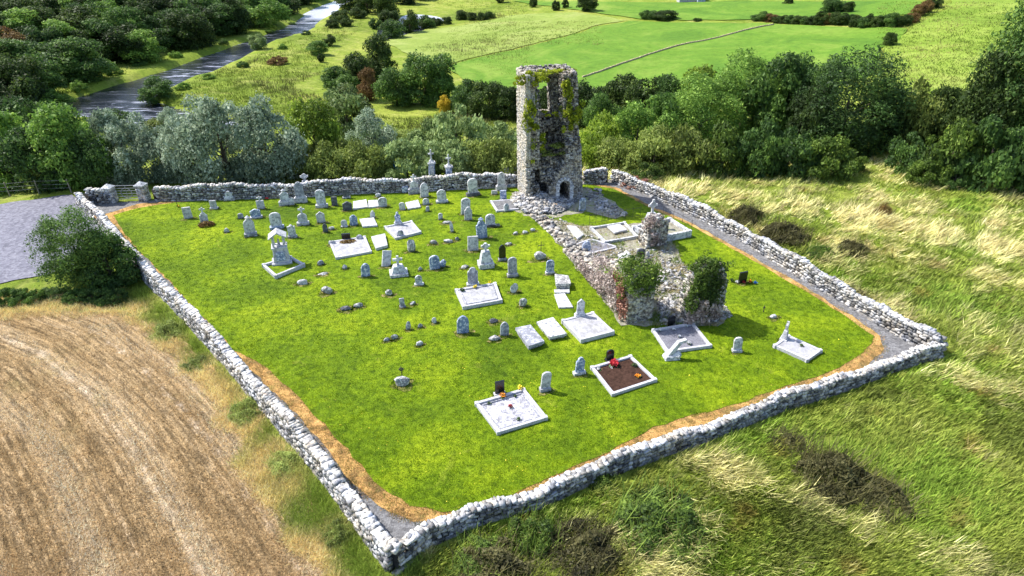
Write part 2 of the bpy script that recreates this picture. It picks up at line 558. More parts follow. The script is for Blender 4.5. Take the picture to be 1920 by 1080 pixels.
def mat_ground():
    """rough grass of the valley: paler straw patches, rushes, and greener hollows"""
    m, t, b = newmat('rough_pasture', .9, .1)
    p = gpos(t)
    c = ramp(t, noise(t, .05, 6, .65, p, .8), [(.32, (.12,.18,.018)), (.5, (.20,.27,.03)), (.68, (.34,.37,.07))])
    st = ramp(t, noise(t, .16, 7, .75, p, 1.2), [(.5, 0), (.66, .55)])
    c = mix(t, st, c, (.42,.40,.13))
    c = mix(t, .85, c, ramp(t, noise(t, 1.4, 7, .8, p, .6), [(.34, .42), (.52, 1.0), (.7, 1.3)]), 'MULTIPLY')
    setc(t, b, c)
    bump(t, b, noise(t, 3, 6, .8, p), .8, .2)
    return m
M['ground'] = mat_ground()

def mat_meadow():
    m, t, b = newmat('long_grass_thatch', .95, .1)
    p = gpos(t)
    c = ramp(t, noise(t, .35, 6, .7, p, .8), [(.34, (.08,.11,.015)), (.5, (.19,.23,.04)), (.66, (.42,.38,.13))])
    c = mix(t, .85, c, ramp(t, noise(t, 7, 6, .8, p, .6), [(.34, .4), (.52, 1.0), (.7, 1.25)]), 'MULTIPLY')
    setc(t, b, c)
    bump(t, b, noise(t, 8, 6, .8, p), .9, .15)
    return m
M['meadow'] = mat_meadow()

def mat_field(name, a1, a2, a3):
    m, t, b = newmat(name, .9, .1)
    p = gpos(t)
    c = ramp(t, noise(t, .05, 7, .7, p, 1.2), [(.3, a1), (.5, a2), (.7, a3)])
    c = mix(t, .6, c, ramp(t, noise(t, .9, 7, .75, p, .4), [(.34, .62), (.52, 1.0), (.7, 1.2)]), 'MULTIPLY')
    setc(t, b, c)
    bump(t, b, noise(t, 2, 6, .8, p), .6, .12)
    return m
M['field'] = mat_field('green_pasture', (.07,.16,.02), (.12,.23,.025), (.21,.30,.05))
M['field2'] = mat_field('tussocky_pasture', (.15,.22,.035), (.23,.30,.06), (.33,.37,.12))
M['hill'] = mat_field('hill_pasture', (.12,.20,.02), (.21,.30,.04), (.33,.38,.09))
M['bog'] = mat_field('brown_rush_patch', (.14,.13,.06), (.20,.19,.09), (.26,.25,.10))

def mat_water():
    m, t, b = newmat('river_water', .2, .28)
    p = gpos(t)
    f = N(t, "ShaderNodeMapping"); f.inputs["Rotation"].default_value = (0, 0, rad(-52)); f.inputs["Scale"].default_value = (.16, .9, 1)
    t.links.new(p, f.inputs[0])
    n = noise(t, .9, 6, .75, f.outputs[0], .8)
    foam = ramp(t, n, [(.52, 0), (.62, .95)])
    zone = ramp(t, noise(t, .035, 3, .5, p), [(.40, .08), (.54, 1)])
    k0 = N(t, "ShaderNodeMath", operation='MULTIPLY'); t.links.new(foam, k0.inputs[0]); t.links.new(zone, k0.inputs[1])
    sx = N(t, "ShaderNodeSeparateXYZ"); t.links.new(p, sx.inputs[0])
    foam_glare = N(t, "ShaderNodeMapRange"); foam_glare.inputs[1].default_value = 206; foam_glare.inputs[2].default_value = 214; t.links.new(sx.outputs[1], foam_glare.inputs[0])  # far reach turns white: foam, plus the bright sky reflection painted into the colour
    k = N(t, "ShaderNodeMath", operation='MAXIMUM'); t.links.new(k0.outputs[0], k.inputs[0]); t.links.new(foam_glare.outputs[0], k.inputs[1])
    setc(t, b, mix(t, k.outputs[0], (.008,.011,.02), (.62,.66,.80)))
    bump(t, b, n, .5, .25)
    return m
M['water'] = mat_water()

LEAF = {
 'oak': m_leaf('oak_leaves', (0.027,0.054,0.019), (0.079,0.157,0.034), (0.205,0.336,0.063)),
 'dark': m_leaf('dark_leaves', (0.016,0.029,0.007), (0.044,0.082,0.018), (0.130,0.192,0.036)),
 'green': m_leaf('green_leaves', (0.049,0.106,0.023), (0.160,0.294,0.047), (0.387,0.568,0.095)),
 'lime': m_leaf('yellow_green_leaves', (0.070,0.105,0.018), (0.210,0.315,0.035), (0.490,0.630,0.070)),
 'willow': m_leaf('silver_willow_leaves', (.07,.105,.065), (.26,.34,.22), (.60,.69,.52)),
 'olive': m_leaf('olive_scrub_leaves', (0.070,0.096,0.021), (0.228,0.289,0.061), (0.455,0.542,0.140)),
 'scrub': m_leaf('pale_scrub_leaves', (0.079,0.105,0.035), (0.228,0.315,0.105), (0.473,0.595,0.245)),
 'brown': m_leaf('autumn_brown_leaves', (0.088,0.052,0.021), (0.210,0.123,0.044), (0.385,0.280,0.088)),
 'gold': m_leaf('autumn_gold_leaves', (.25,.16,.01), (.5,.36,.03), (.75,.58,.05)),
 'ivy': m_leaf('yellowing_ivy', (.09,.11,.01), (.30,.37,.02), (.66,.68,.05)),
 'ivyd': m_leaf('dark_ivy', (0.026,0.049,0.014), (0.105,0.175,0.026), (0.298,0.420,0.070)),
 'deadivy': m_leaf('dead_ivy_stems', (.16,.11,.09), (.36,.28,.25), (.62,.54,.50), .1),
 'redivy': m_leaf('red_ivy_stems', (.14,.05,.035), (.34,.16,.11), (.55,.36,.28), .1),
 'thorn': m_leaf('bramble_leaves', (.03,.028,.012), (.085,.08,.028), (.19,.18,.07)),
}
M['blade'] = m_tint('grass_blades')
# ------------------------------------------------------------------ the ground sheet
def terrain():
    xs = np.concatenate([np.arange(-1500, -400, 60), np.arange(-400, -120, 8), np.arange(-120, -42, 2.0), np.arange(-42, 44, .6),
                         np.arange(44, 120, 2.0), np.arange(120, 400, 8), np.arange(400, 1501, 60)])
    ys = np.concatenate([np.arange(-400, -10, 30), np.arange(-10, 60, .6), np.arange(60, 130, 1.2), np.arange(130, 260, 2.5), np.arange(260, 500, 12), np.arange(500, 1800, 60)])
    X, Y = np.meshgrid(xs, ys)
    P = np.stack([X.ravel(), Y.ravel()], -1)
    Z = G(P)
    # the yard has sheets of its own: keep the sheet just under them
    Z = Z - .03 * inside(P, YARD)
    nx = len(xs)
    i = (np.arange(len(ys) - 1)[:, None] * nx + np.arange(nx - 1)[None]).ravel()
    F = np.stack([i, i + 1, i + nx + 1, i + nx], -1)
    me = npmesh('ground', np.concatenate([P, Z[:, None]], 1), F)
    me.polygons.foreach_set("use_smooth", np.ones(len(me.polygons), bool))
    tag(link('ground', me, M['ground']), kind='structure')
terrain()

def resample(poly, step, closed=True, jit=0.0, seed=1):
    rs = random.Random(seed)
    out = []
    n = len(poly)
    for i in range(n if closed else n - 1):
        a = np.array(poly[i][:2], float); b = np.array(poly[(i + 1) % n][:2], float)
        L = np.hypot(*(b - a)); k = max(1, int(L / step))
        for j in range(k):
            p = a + (b - a) * j / k
            nrm = np.array([-(b - a)[1], (b - a)[0]]) / max(L, 1e-6)
            out.append(p + nrm * rs.uniform(-jit, jit))
    if not closed: out.append(np.array(poly[-1][:2], float))
    return out

def drape(name, poly, step, dz, mat, jit=0.0, flat=None, attrs=None, kind='structure', seed=1):
    b = resample(poly, step, True, jit, seed)
    pb = np.array(b)
    lo, hi = pb.min(0), pb.max(0)
    gx, gy = np.meshgrid(np.arange(lo[0], hi[0], step), np.arange(lo[1], hi[1], step))
    Q = np.stack([gx.ravel(), gy.ravel()], -1) + RNG.uniform(-.02, .02, (gx.size, 2))
    k = inside(Q, pb)
    Q = Q[k]
    Q = Q[poly_dist(Q, pb) > step * .4]
    verts = [Vector(p) for p in pb] + [Vector(q) for q in Q]
    n = len(pb)
    r = delaunay_2d_cdt(verts, [], [list(range(n))], 1, 1e-4)
    V = np.array([[v.x, v.y] for v in r[0]])
    F = [f for f in r[2] if len(f) == 3]
    Z = (np.full(len(V), flat) if flat is not None else G(V)) + dz
    at_ = {kk: fn(V) for kk, fn in attrs.items()} if attrs else None
    F = np.array(F)
    # faces up
    a, b2, c = V[F[:, 0]], V[F[:, 1]], V[F[:, 2]]
    cr = (b2 - a)[:, 0] * (c - a)[:, 1] - (b2 - a)[:, 1] * (c - a)[:, 0]
    F[cr < 0] = F[cr < 0][:, ::-1]
    me = npmesh(name, np.concatenate([V, Z[:, None]], 1), F, attrs=at_)
    me.polygons.foreach_set("use_smooth", np.ones(len(me.polygons), bool))
    return tag(link(name, me, mat), kind=kind)

# yard: gravel walk, scorched verge, lawn
drape('gravel_path', [tuple(p) for p in YARD], 1.2, 0.004, M['gravel'], flat=0.0)
LAWN_PX = [(212,404),(262,390),(300,384),(360,377),(420,374),(500,368),(560,364),(600,361),(700,351),(800,343),(900,336),(965,331),(1040,340),
           (1095,346),(1150,354),(1215,389),(1290,421),(1400,482),(1500,541),(1600,603),(1637,630),(1635,646),(1600,676),(1560,697),(1460,730),(1385,757),(1310,777),(1225,802),
           (1160,837),(1100,865),(1010,905),(960,928),(900,951),(830,959),(770,948),(700,903),(640,830),(560,745),(490,683),(437,656),(379,593),(311,520),(246,455)]
LAWN = [at(x, y) for x, y in LAWN_PX]
def offset(poly, ds):
    out = []
    n = len(poly)
    for i in range(n):
        p0 = np.array(poly[i - 1]); p = np.array(poly[i]); p1 = np.array(poly[(i + 1) % n])
        t = (p1 - p0); t /= np.hypot(*t)
        nn = np.array([-t[1], t[0]])     # the list runs clockwise: outward is to the left
        out.append(tuple(p + nn * ds[i]))
    return out
ds = []
for i, (x, y) in enumerate(LAWN_PX):
    if i <= 3: d = 1.2 - .3 * i
    elif y < 375 and x < 1060: d = .05
    elif x < 620 and y < 670: d = .04
    elif x < 900 and y > 670: d = .6
    elif y < 632: d = .36
    else: d = .62
    ds.append(d)
drape('scorched_grass_edge', offset(LAWN, ds), .45, 0.012, M['dead'], jit=.09, flat=0.0)
drape('lawn', LAWN, .45, 0.03, M['lawn'], jit=.07, flat=0.0)

# stubble field on the left, with its swaths following the wall and turning at the headland
SW = [at(x, y, -.5) for x, y in [(760,1180),(640,1010),(540,880),(440,765),(340,672),(235,600),(100,550),(-200,520)]]
def swath(V):
    P = np.asarray(V)[:, :2]
    d = poly_dist(P, SW, False)
    best = np.zeros(len(P)); bd = np.full(len(P), 1e9); s0 = 0
    for i in range(len(SW) - 1):
        a = np.array(SW[i]); b = np.array(SW[i + 1]); ab = b - a; L = np.hypot(*ab)
        t = np.clip(((P - a) @ ab) / (L * L), 0, 1)
        q = np.hypot(P[:, 0] - a[0] - t * ab[0], P[:, 1] - a[1] - t * ab[1])
        m = q < bd
        bd[m] = q[m]; best[m] = s0 + t[m] * L
        s0 += L
    return np.stack([d, best, d * 0], -1)
STUB_PX = [(-320,600),(0,598),(120,598),(230,600),(300,622),(370,672),(440,745),(510,830),(590,940),(660,1060),(730,1200),(760,1300),(200,1500),(-500,1400)]
STUB = [at(x, y, -.55) for x, y in STUB_PX]
drape('stubble_field', STUB, .5, .05, M['stubble'], jit=.12, attrs={'swath': swath})
CARPARK = [at(x, y, -.4) for x, y in [(-260,388),(0,384),(80,378),(140,374),(165,395),(200,430),(215,470),(160,510),(90,522),(0,538),(-300,560)]]
drape('gravel_car_park', CARPARK, .6, .05, M['car_park'], jit=.15)
# pastures of the far side
def hp(l): return [hit(x, y)[:2] for x, y in l]
drape('green_pasture', hp([(836,128),(880,116),(960,98),(1060,72),(1120,52),(1180,42),(1300,43),(1450,47),(1560,52),(1700,58),(1690,75),(1650,95),(1640,140),(1560,170),(1300,190),(1100,196),(950,178),(870,150)]),
      2.2, .18, M['field'], jit=.4)
drape('tussocky_pasture', hp([(720,80),(760,62),(860,50),(960,30),(1080,24),(1170,40),(1115,50),(1060,68),(960,94),(880,112),(832,126),(780,112)]), 2.2, .12, M['field2'], jit=.4)
drape('upper_pasture', hp([(960,3),(1180,6),(1400,2),(1700,0),(1765,10),(1700,32),(1420,38),(1200,38),(1080,20)]), 4, .18, M['field'], jit=.6)
0 and drape('rush_bed', hp([(920,62),(985,40),(1080,45),(1120,52),(1060,66),(960,82)]), 2.0, .24, M['bog'], jit=.8)
0 and drape('brown_rush_bed', hp([(800,50),(850,38),(900,42),(870,54),(812,58)]), 2.0, .24, M['bog'], jit=.8)

drape('hill_pasture', hp([(1700,60),(1770,20),(1800,-20),(2100,-30),(2200,200),(1900,230),(1750,200),(1640,185),(1645,140),(1655,95)]), 2.5, .15, M['hill'], jit=.5)
# river
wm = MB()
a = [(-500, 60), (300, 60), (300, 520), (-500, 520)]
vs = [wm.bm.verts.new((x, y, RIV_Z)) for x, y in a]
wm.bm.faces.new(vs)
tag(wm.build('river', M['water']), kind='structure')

# ------------------------------------------------------------------ field stones
_g = [-1, 0, 1]
TV = np.array([(x, y, z) for x in _g for y in _g for z in _g if abs(x) + abs(y) + abs(z) > 0], float)
_idx = {tuple(int(q) for q in v): i for i, v in enumerate(TV)}
TF = []
for ax in range(3):
    for s in (-1, 1):
        o = [q for q in range(3) if q != ax]
        for a0 in (-1, 0):
            for b0 in (-1, 0):
                q = []
                for da, db in ((0, 0), (1, 0), (1, 1), (0, 1)):
                    v = [0, 0, 0]; v[ax] = s; v[o[0]] = a0 + da; v[o[1]] = b0 + db
                    q.append(_idx[tuple(v)])
                flip = (s < 0) ^ (ax == 1)
                TF.append(q[::-1] if flip else q)
TF = np.array(TF)
TVr = TV / (np.abs(TV) ** 8.0).sum(1, keepdims=True) ** (1 / 8.0)

def stones(C, S, yaw, tilt=.12, jit=.13, rng=RNG):
    """C centres, S half sizes (n,3), yaw (n,)"""
    n = len(C)
    V = np.repeat(TVr[None], n, 0) + rng.normal(0, jit, (n, 26, 3))
    V = V * S[:, None, :]
    tx = rng.normal(0, tilt, n); ty = rng.normal(0, tilt, n)
    c, s = np.cos(tx)[:, None], np.sin(tx)[:, None]
    y = V[..., 1] * c - V[..., 2] * s; z = V[..., 1] * s + V[..., 2] * c; V[..., 1] = y; V[..., 2] = z
    c, s = np.cos(ty)[:, None], np.sin(ty)[:, None]
    x = V[..., 0] * c + V[..., 2] * s; z = -V[..., 0] * s + V[..., 2] * c; V[..., 0] = x; V[..., 2] = z
    c, s = np.cos(yaw)[:, None], np.sin(yaw)[:, None]
    x = V[..., 0] * c - V[..., 1] * s; y = V[..., 0] * s + V[..., 1] * c; V[..., 0] = x; V[..., 1] = y
    V = V + C[:, None, :]
    F = (TF[None] + (np.arange(n) * 26)[:, None, None]).reshape(-1, 4)
    return V.reshape(-1, 3), F

def stone_tint(n, lo, hi, lich, rust=0.0, rng=RNG):
    t = np.stack([rng.uniform(lo, hi, n), rng.uniform(.3, 1, n) * lich, (rng.random(n) < .25) * rust], -1)
    return np.repeat(t, 26, 0)

def stone_wall(name, path, label, h0=1.0, w=.52, hvar=.1, mossy=0.0, rust=.5, cope=1.0, ends=None, overgrown=None):
    P = [np.array(p) for p in path]
    seg = []; s = 0
    for i in range(len(P) - 1):
        L = np.hypot(*(P[i + 1] - P[i])); seg.append((s, L, P[i], P[i + 1])); s += L
    total = s
    def loc(u):
        for s0, L, a, b in seg:
            if u <= s0 + L or (s0, L) == (seg[-1][0], seg[-1][1]):
                k = min(1.05, max(-.05, (u - s0) / L)); d = (b - a) / L
                return a + (b - a) * k, d
    C, S, Yw, T = [], [], [], []
    rs = random.Random(hash(name + label) % 9999 if False else len(label) * 7 + int(total * 10))
    nrow = max(2, int(h0 / .135))
    zc = {}
    def gz(p):
        k = (round(p[0] * 1.3), round(p[1] * 1.3))
        if k not in zc: zc[k] = min(g1(p[0], p[1]), 0.0)
        return zc[k]
    for r in range(nrow + 1):
        top = r == nrow
        for side in (-1, 1) if not top else (-.5, .5):
            u = rs.uniform(0, .3)
            while u < total:
                L = rs.uniform(.13, .38) if not top else rs.uniform(.10, .30)
                um = u + L / 2
                if um > total: break
                p, d = loc(um)
                nn = np.array([-d[1], d[0]])
                hh = h0 + hvar * math.sin(um * .7 + total) + hvar * .6 * math.sin(um * 2.3)
                rh = hh / nrow
                q = p + nn * side * (w * (.34 if not top else .44) - r * .012 + rs.uniform(-.03, .03))
                z = gz(q) + rh * (r + .5) + rs.uniform(-.03, .03) - (.05 if top else 0)
                hz = rh * .47 if not top else rs.uniform(.04, .10) * cope
                C.append((q[0], q[1], z)); S.append((L * .47, w * (.21 if not top else rs.uniform(.2, .3)), hz * rs.uniform(.75, 1.1)))
                Yw.append(math.atan2(d[1], d[0]) + rs.uniform(-.12, .12))
                lt = 1.0 if top else .35 + .5 * r / nrow
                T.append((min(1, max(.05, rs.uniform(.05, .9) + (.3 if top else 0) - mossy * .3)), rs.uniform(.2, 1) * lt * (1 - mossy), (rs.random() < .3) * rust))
                u += L
    # foundation courses going down to lower ground outside
    u = 0
    while u < total:
        L = rs.uniform(.4, .7); p, d = loc(u + L / 2)
        nn = np.array([-d[1], d[0]])
        for side in (-1, 1):
            q = p + nn * side * w * .34
            C.append((q[0], q[1], -.12 + gz(q))); S.append((L * .6, w * .24, .22)); Yw.append(math.atan2(d[1], d[0])); T.append((.3, .3, 0))
        u += L
    C = np.array(C); S = np.array(S); Yw = np.array(Yw); T = np.repeat(np.array(T), 26, 0)
    V, F = stones(C, S, Yw, .14, .11)
    # dark earth-packed heart of the wall
    hv, hf, ht = [], [], []
    for s0, L, a, b in seg:
        d = (b - a) / L; nn = np.array([-d[1], d[0]]) * w * .30
        k = len(hv)
        for q in (a, b):
            zz = gz(q)
            for sgn, z in ((-1, -.3), (1, -.3), (1, h0 - .12), (-1, h0 - .12)):
                hv.append((q[0] + nn[0] * sgn, q[1] + nn[1] * sgn, zz + z)); ht.append((0, 0, 0))
        hf += [(k, k+4, k+7, k+3), (k+1, k+2, k+6, k+5), (k+3, k+7, k+6, k+2), (k, k+3, k+2, k+1), (k+4, k+5, k+6, k+7)]
    V = np.concatenate([V, np.array(hv)]); F = np.concatenate([F, np.array(hf) + len(C) * 26]); T = np.concatenate([T, np.array(ht)])
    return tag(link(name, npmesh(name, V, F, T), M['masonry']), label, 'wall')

stone_wall('boundary_wall', W_left + [W_front[0]], 'long dry-stone wall between the stubble field and the lawn, patched with orange lichen', rust=1, cope=1.0, h0=.9, w=.5)
stone_wall('boundary_wall', W_front, 'dry-stone wall along the near right edge, overgrown with long grass outside', mossy=.2, cope=.85, rust=.1, h0=.62, w=.46)
stone_wall('boundary_wall', W_right, 'pale dry-stone wall between the gravel walk and the right-hand meadow', cope=1.0, rust=.3, w=.5, h0=.85)
stone_wall('boundary_wall', W_back, 'dry-stone wall at the far edge behind the headstones, below the scrub', h0=1.0, rust=.1, cope=1.3)
stone_wall('boundary_wall', W_backr[:2], 'short shaded wall at the far corner to the right of the ruined tower', rust=0)
stone_wall('boundary_wall', W_gate, 'short low stone wall with a stile, left of the gate piers', h0=.95, rust=0)

# ------------------------------------------------------------------ leaf cards
def leafcards(P, size, rng, squash=1.0, nrm=None, tint=None):
    n = len(P)
    a = rng.normal(0, 1, (n, 3))
    if nrm is not None: a = a * .75 + nrm * 1.0
    a /= np.linalg.norm(a, axis=1, keepdims=True)
    r = rng.normal(0, 1, (n, 3))
    u = np.cross(a, r); u /= np.linalg.norm(u, axis=1, keepdims=True)
    v = np.cross(a, u)
    s = (size * np.clip(rng.lognormal(-.12, .42, n), .35, 2.4))[:, None]
    u = u * s; v = v * s * rng.uniform(.45, .9, n)[:, None]
    V = np.stack([P - u * .9, P - v * .75 + u * .15, P + u, P + v * .75 + u * .1], 1).reshape(-1, 3)
    F = np.arange(n * 4).reshape(-1, 4)
    if tint is None: tint = rng.uniform(0, 1, n)
    T = np.repeat(tint, 4)
    return V, F, T

ASP = {'round': 1.7, 'tall': 2.3, 'low': 1.0}
def crown_mesh(name, seed, nleaf=5200, nblob=26, spread=.72, br=(.22, .42), flat=.9, leaf=.045, bottom=-.75, shape='round', droop=0):
    rng = np.random.default_rng(seed)
    B = []
    while len(B) < nblob:
        d = rng.normal(0, 1, 3); d /= np.linalg.norm(d)
        rr = spread * rng.uniform(.35, 1.0) ** .5
        p = d * rr
        if p[2] < bottom: continue
        if shape == 'tall': p[:2] *= .75
        B.append((p, rng.uniform(*br)))
    P, Nn, T = [], [], []
    tot = sum(b[1] ** 2 for b in B)
    for p, r in B:
        k = int(nleaf * r * r / tot)
        d = rng.normal(0, 1, (k, 3)); d /= np.linalg.norm(d, axis=1, keepdims=True)
        d[:, 2] = np.where(d[:, 2] < -.3, -d[:, 2], d[:, 2])
        lump = 1 + .16 * np.sin(d[:, 0] * 9 + seed) * np.sin(d[:, 1] * 8 + p[0] * 9) + .10 * np.sin(d[:, 2] * 15 + p[1] * 20)
        q = p + d * (r * rng.uniform(.72, 1.05, k) * lump)[:, None]
        if droop: q[:, 2] -= droop * (np.hypot(q[:, 0], q[:, 1]) ** 2) * rng.random(k)
        P.append(q); Nn.append(d); T.append(np.clip(rng.normal(rng.uniform(.3, .7), .2, k), 0, 1))
    P = np.concatenate(P); Nn = np.concatenate(Nn); T = np.concatenate(T)
    rr = np.percentile(np.hypot(P[:, 0], P[:, 1]), 96); P[:, :2] /= rr
    zl, zh = np.percentile(P[:, 2], 2), np.percentile(P[:, 2], 99); P[:, 2] = (P[:, 2] - zl) / (zh - zl) * ASP[shape if name == 'crown' else 'low']
    V, F, TT = leafcards(P, leaf, rng, nrm=Nn, tint=T)
    return npmesh(name, V, F, TT)

CR = {
 'round': [crown_mesh('crown', s, 18000, 46, .72, (.17, .34), .95, .040) for s in (1, 2, 3, 4)],
 'tall': [crown_mesh('crown', s, 18000, 50, .74, (.16, .32), 1.1, .044, shape='tall') for s in (11, 12)],
 'big': [crown_mesh('crown', s, 42000, 70, .76, (.13, .28), 1.0, .023, shape='tall') for s in (61, 62)],
 'willow': [crown_mesh('crown', s, 22000, 44, .74, (.14, .30), 1.05, .034, shape='round', droop=.25) for s in (21, 22, 23)],
 'bush': [crown_mesh('foliage', s, 10000, 30, .74, (.22, .36), .72, .042, bottom=-.3) for s in (31, 32, 33)],
 'scrub': [crown_mesh('foliage', s, 12000, 48, .84, (.12, .27), .8, .040, bottom=-.3) for s in (41, 42, 43)],
}

def mound_mesh(seed, n=9000):
    rng = np.random.default_rng(seed)
    a = rng.uniform(0, 6.283, n); r = np.sqrt(rng.random(n)) * (1 + .18 * np.sin(a * 3 + seed) + .12 * np.sin(a * 5 + 2 * seed))
    x, y = r * np.cos(a), r * np.sin(a)
    h = np.clip(1 - r ** 2 * .95, .04, 1) * (.62 + .24 * np.sin(x * 4.3 + seed) * np.sin(y * 5.1 + seed) + .18 * np.sin(x * 9 + y * 7))
    z = h * rng.uniform(.55, 1.05, n)
    t = np.clip(.5 + .3 * np.sin(x * 5 + seed) * np.sin(y * 6) + rng.normal(0, .2, n), 0, 1)
    P = np.stack([x, y, z], -1)
    nn = np.stack([x * .6, y * .6, np.ones(n)], -1)
    V, F, T = leafcards(P, .035, rng, nrm=nn, tint=t)
    # a few arching stems standing out of the mound
    m = 260
    a = rng.uniform(0, 6.283, m); r = np.sqrt(rng.random(m)) * .95; b = rng.uniform(0, 6.283, m); L = rng.uniform(.15, .4, m)
    p0 = np.stack([r * np.cos(a), r * np.sin(a), .35 * (1 - r * r)], -1)
    p1 = p0 + np.stack([np.cos(b) * L, np.sin(b) * L, rng.uniform(.2, .8, m)], -1)
    s = np.stack([-np.sin(b), np.cos(b), b * 0], -1) * .012
    V2 = np.stack([p0 - s, p0 + s, p1 + s * .3, p1 - s * .3], 1).reshape(-1, 3)
    F2 = np.arange(m * 4).reshape(-1, 4) + len(V)
    return npmesh('foliage', np.concatenate([V, V2]), np.concatenate([F, F2]), np.concatenate([T, np.repeat(rng.uniform(.5, 1, m), 4)]))
CR['mound'] = [mound_mesh(s) for s in (51, 52, 53, 54)]

def trunk_mesh(seed):
    rs = random.Random(seed)
    m = MB()
    m.tube((0, 0, -.35), (.02, .01, .5), .075, .05, 8)
    m.tube((.02, .01, .5), (.0, .03, 1.25), .05, .02, 7)
    for i in range(6):
        a = i * 1.05 + rs.uniform(-.3, .3); z = rs.uniform(.4, .85)
        e = (math.cos(a) * rs.uniform(.35, .55), math.sin(a) * rs.uniform(.35, .55), z + rs.uniform(.25, .5))
        m.tube((.01, .01, z), e, .026, .008, 6)
    o = m.build('trunk', M['trunk'])
    me = o.data
    bpy.data.objects.remove(o)
    return me
TR = [trunk_mesh(s) for s in (1, 2, 3)]
_matcopies = {}
def crown_of(kind, leaf, i):
    k = (kind, leaf, i % len(CR[kind]))
    if k not in _matcopies:
        me = CR[kind][k[2]].copy(); me.materials.clear(); me.materials.append(LEAF[leaf])
        _matcopies[k] = me
    return _matcopies[k]
_tc = [0]
TREE_XY = []
def tree(x, yb, yt, w, kind, leaf, name, label, cat, group=None, xyz=None, shrub=False):
    """x, base row, top row, width in the photograph's pixels, set down on the ground there"""
    _tc[0] += 1
    i = _tc[0]; rs = random.Random(i * 13 + 5)
    X, Y, Z = xyz or hit(x, yb)
    sl_ = slant(X, Y, Z)
    R = w * sl_ / FPX / 2 * (1.12 if kind != 'mound' else 1.05)
    H = height_at(Y, Z, yt)
    H = max(.4, H)
    root = empty(name, (X, Y, Z), rs.uniform(0, 6.28))
    tag(root, label, cat, group)
    me = crown_of(kind, leaf, i)
    c = link('foliage' if shrub else 'crown', me, None, root)
    if shrub or H < 1.1 * R:
        # crown reaches the ground
        c.scale = (R, R * rs.uniform(.75, 1.15), H * 1.05 / {'round': 1.7, 'willow': 1.7, 'tall': 2.3, 'big': 2.3}.get(kind, 1.0)); c.location = (0, 0, -H * .06)
    else:
        c.scale = (R, R, H / {'round': 1.7, 'willow': 1.7, 'tall': 2.3, 'big': 2.3}.get(kind, 1.0)); c.location = (0, 0, H * .02)
    t = link('stem' if shrub else 'trunk', TR[i % 3], M['trunk'], root)
    t.scale = (H * .5, H * .5, H * .48)
    TREE_XY.append((X, Y, R))
    return root
# ------------------------------------------------------------------ ruined tower
AX = rad(11.0)
def masonry_solid(name, occ, ulen, vlen, zlen, origin, rot, cell=(.27, .27, .19), mat='masonry2', taper=None, seed=3, tintlo=.15, tinthi=.8, lich=.7, jit=.09, over=.60, rust=.3, palefun=None):
    rng = np.random.default_rng(seed)
    nu, nv, nz = int(ulen / cell[0]) + 1, int(vlen / cell[1]) + 1, int(zlen / cell[2]) + 1
    O = np.zeros((nu, nv, nz), bool)
    U, Vv, Z = np.meshgrid((np.arange(nu) + .5) * cell[0], (np.arange(nv) + .5) * cell[1], (np.arange(nz) + .5) * cell[2], indexing='ij')
    nz_ = rng.normal(0, 1, U.shape)
    O = occ(U, Vv, Z, nz_)
    Pd = np.pad(O, 1)
    inner = Pd[1:-1, 1:-1, 1:-1] & Pd[:-2, 1:-1, 1:-1] & Pd[2:, 1:-1, 1:-1] & Pd[1:-1, :-2, 1:-1] & Pd[1:-1, 2:, 1:-1] & Pd[1:-1, 1:-1, :-2] & Pd[1:-1, 1:-1, 2:]
    k = O & ~inner
    rowoff = rng.uniform(-.45, .45, nz) * cell[0]
    iu, iv, iz = np.nonzero(k)
    n = len(iu)
    C = np.stack([U[k] + rng.uniform(-.015, .015, n), Vv[k] + rng.uniform(-.015, .015, n), Z[k] + rng.uniform(-.012, .012, n)], -1)
    wid = rng.uniform(.8, 1.15, n)
    S = np.stack([cell[0] * over * wid, cell[1] * over * rng.uniform(.9, 1.15, n), cell[2] * over * rng.uniform(.85, 1.15, n)], -1)
    V, F = stones(C, S, rng.normal(0, .08, n), .06, jit, rng)
    t0 = rng.uniform(tintlo, tinthi, n)
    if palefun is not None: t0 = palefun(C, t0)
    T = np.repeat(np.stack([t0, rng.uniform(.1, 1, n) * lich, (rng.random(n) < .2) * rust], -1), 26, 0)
    # dark mortared heart, set inside the stones
    ii = np.nonzero(inner)
    if len(ii[0]):
        Ci = np.stack([U[ii], Vv[ii], Z[ii]], -1)
        V2, F2 = stones(Ci, np.tile(np.array(cell) * .62, (len(Ci), 1)), np.zeros(len(Ci)), 0, 0.02, rng)
        F = np.concatenate([F, F2 + len(V)]); V = np.concatenate([V, V2]); T = np.concatenate([T, np.zeros((len(V2), 3)) + .1])
    if taper is not None: V = taper(V)
    o = link(name, npmesh(name, V, F, T), M[mat])
    o.location = origin; o.rotation_euler = (0, 0, rot)
    return o

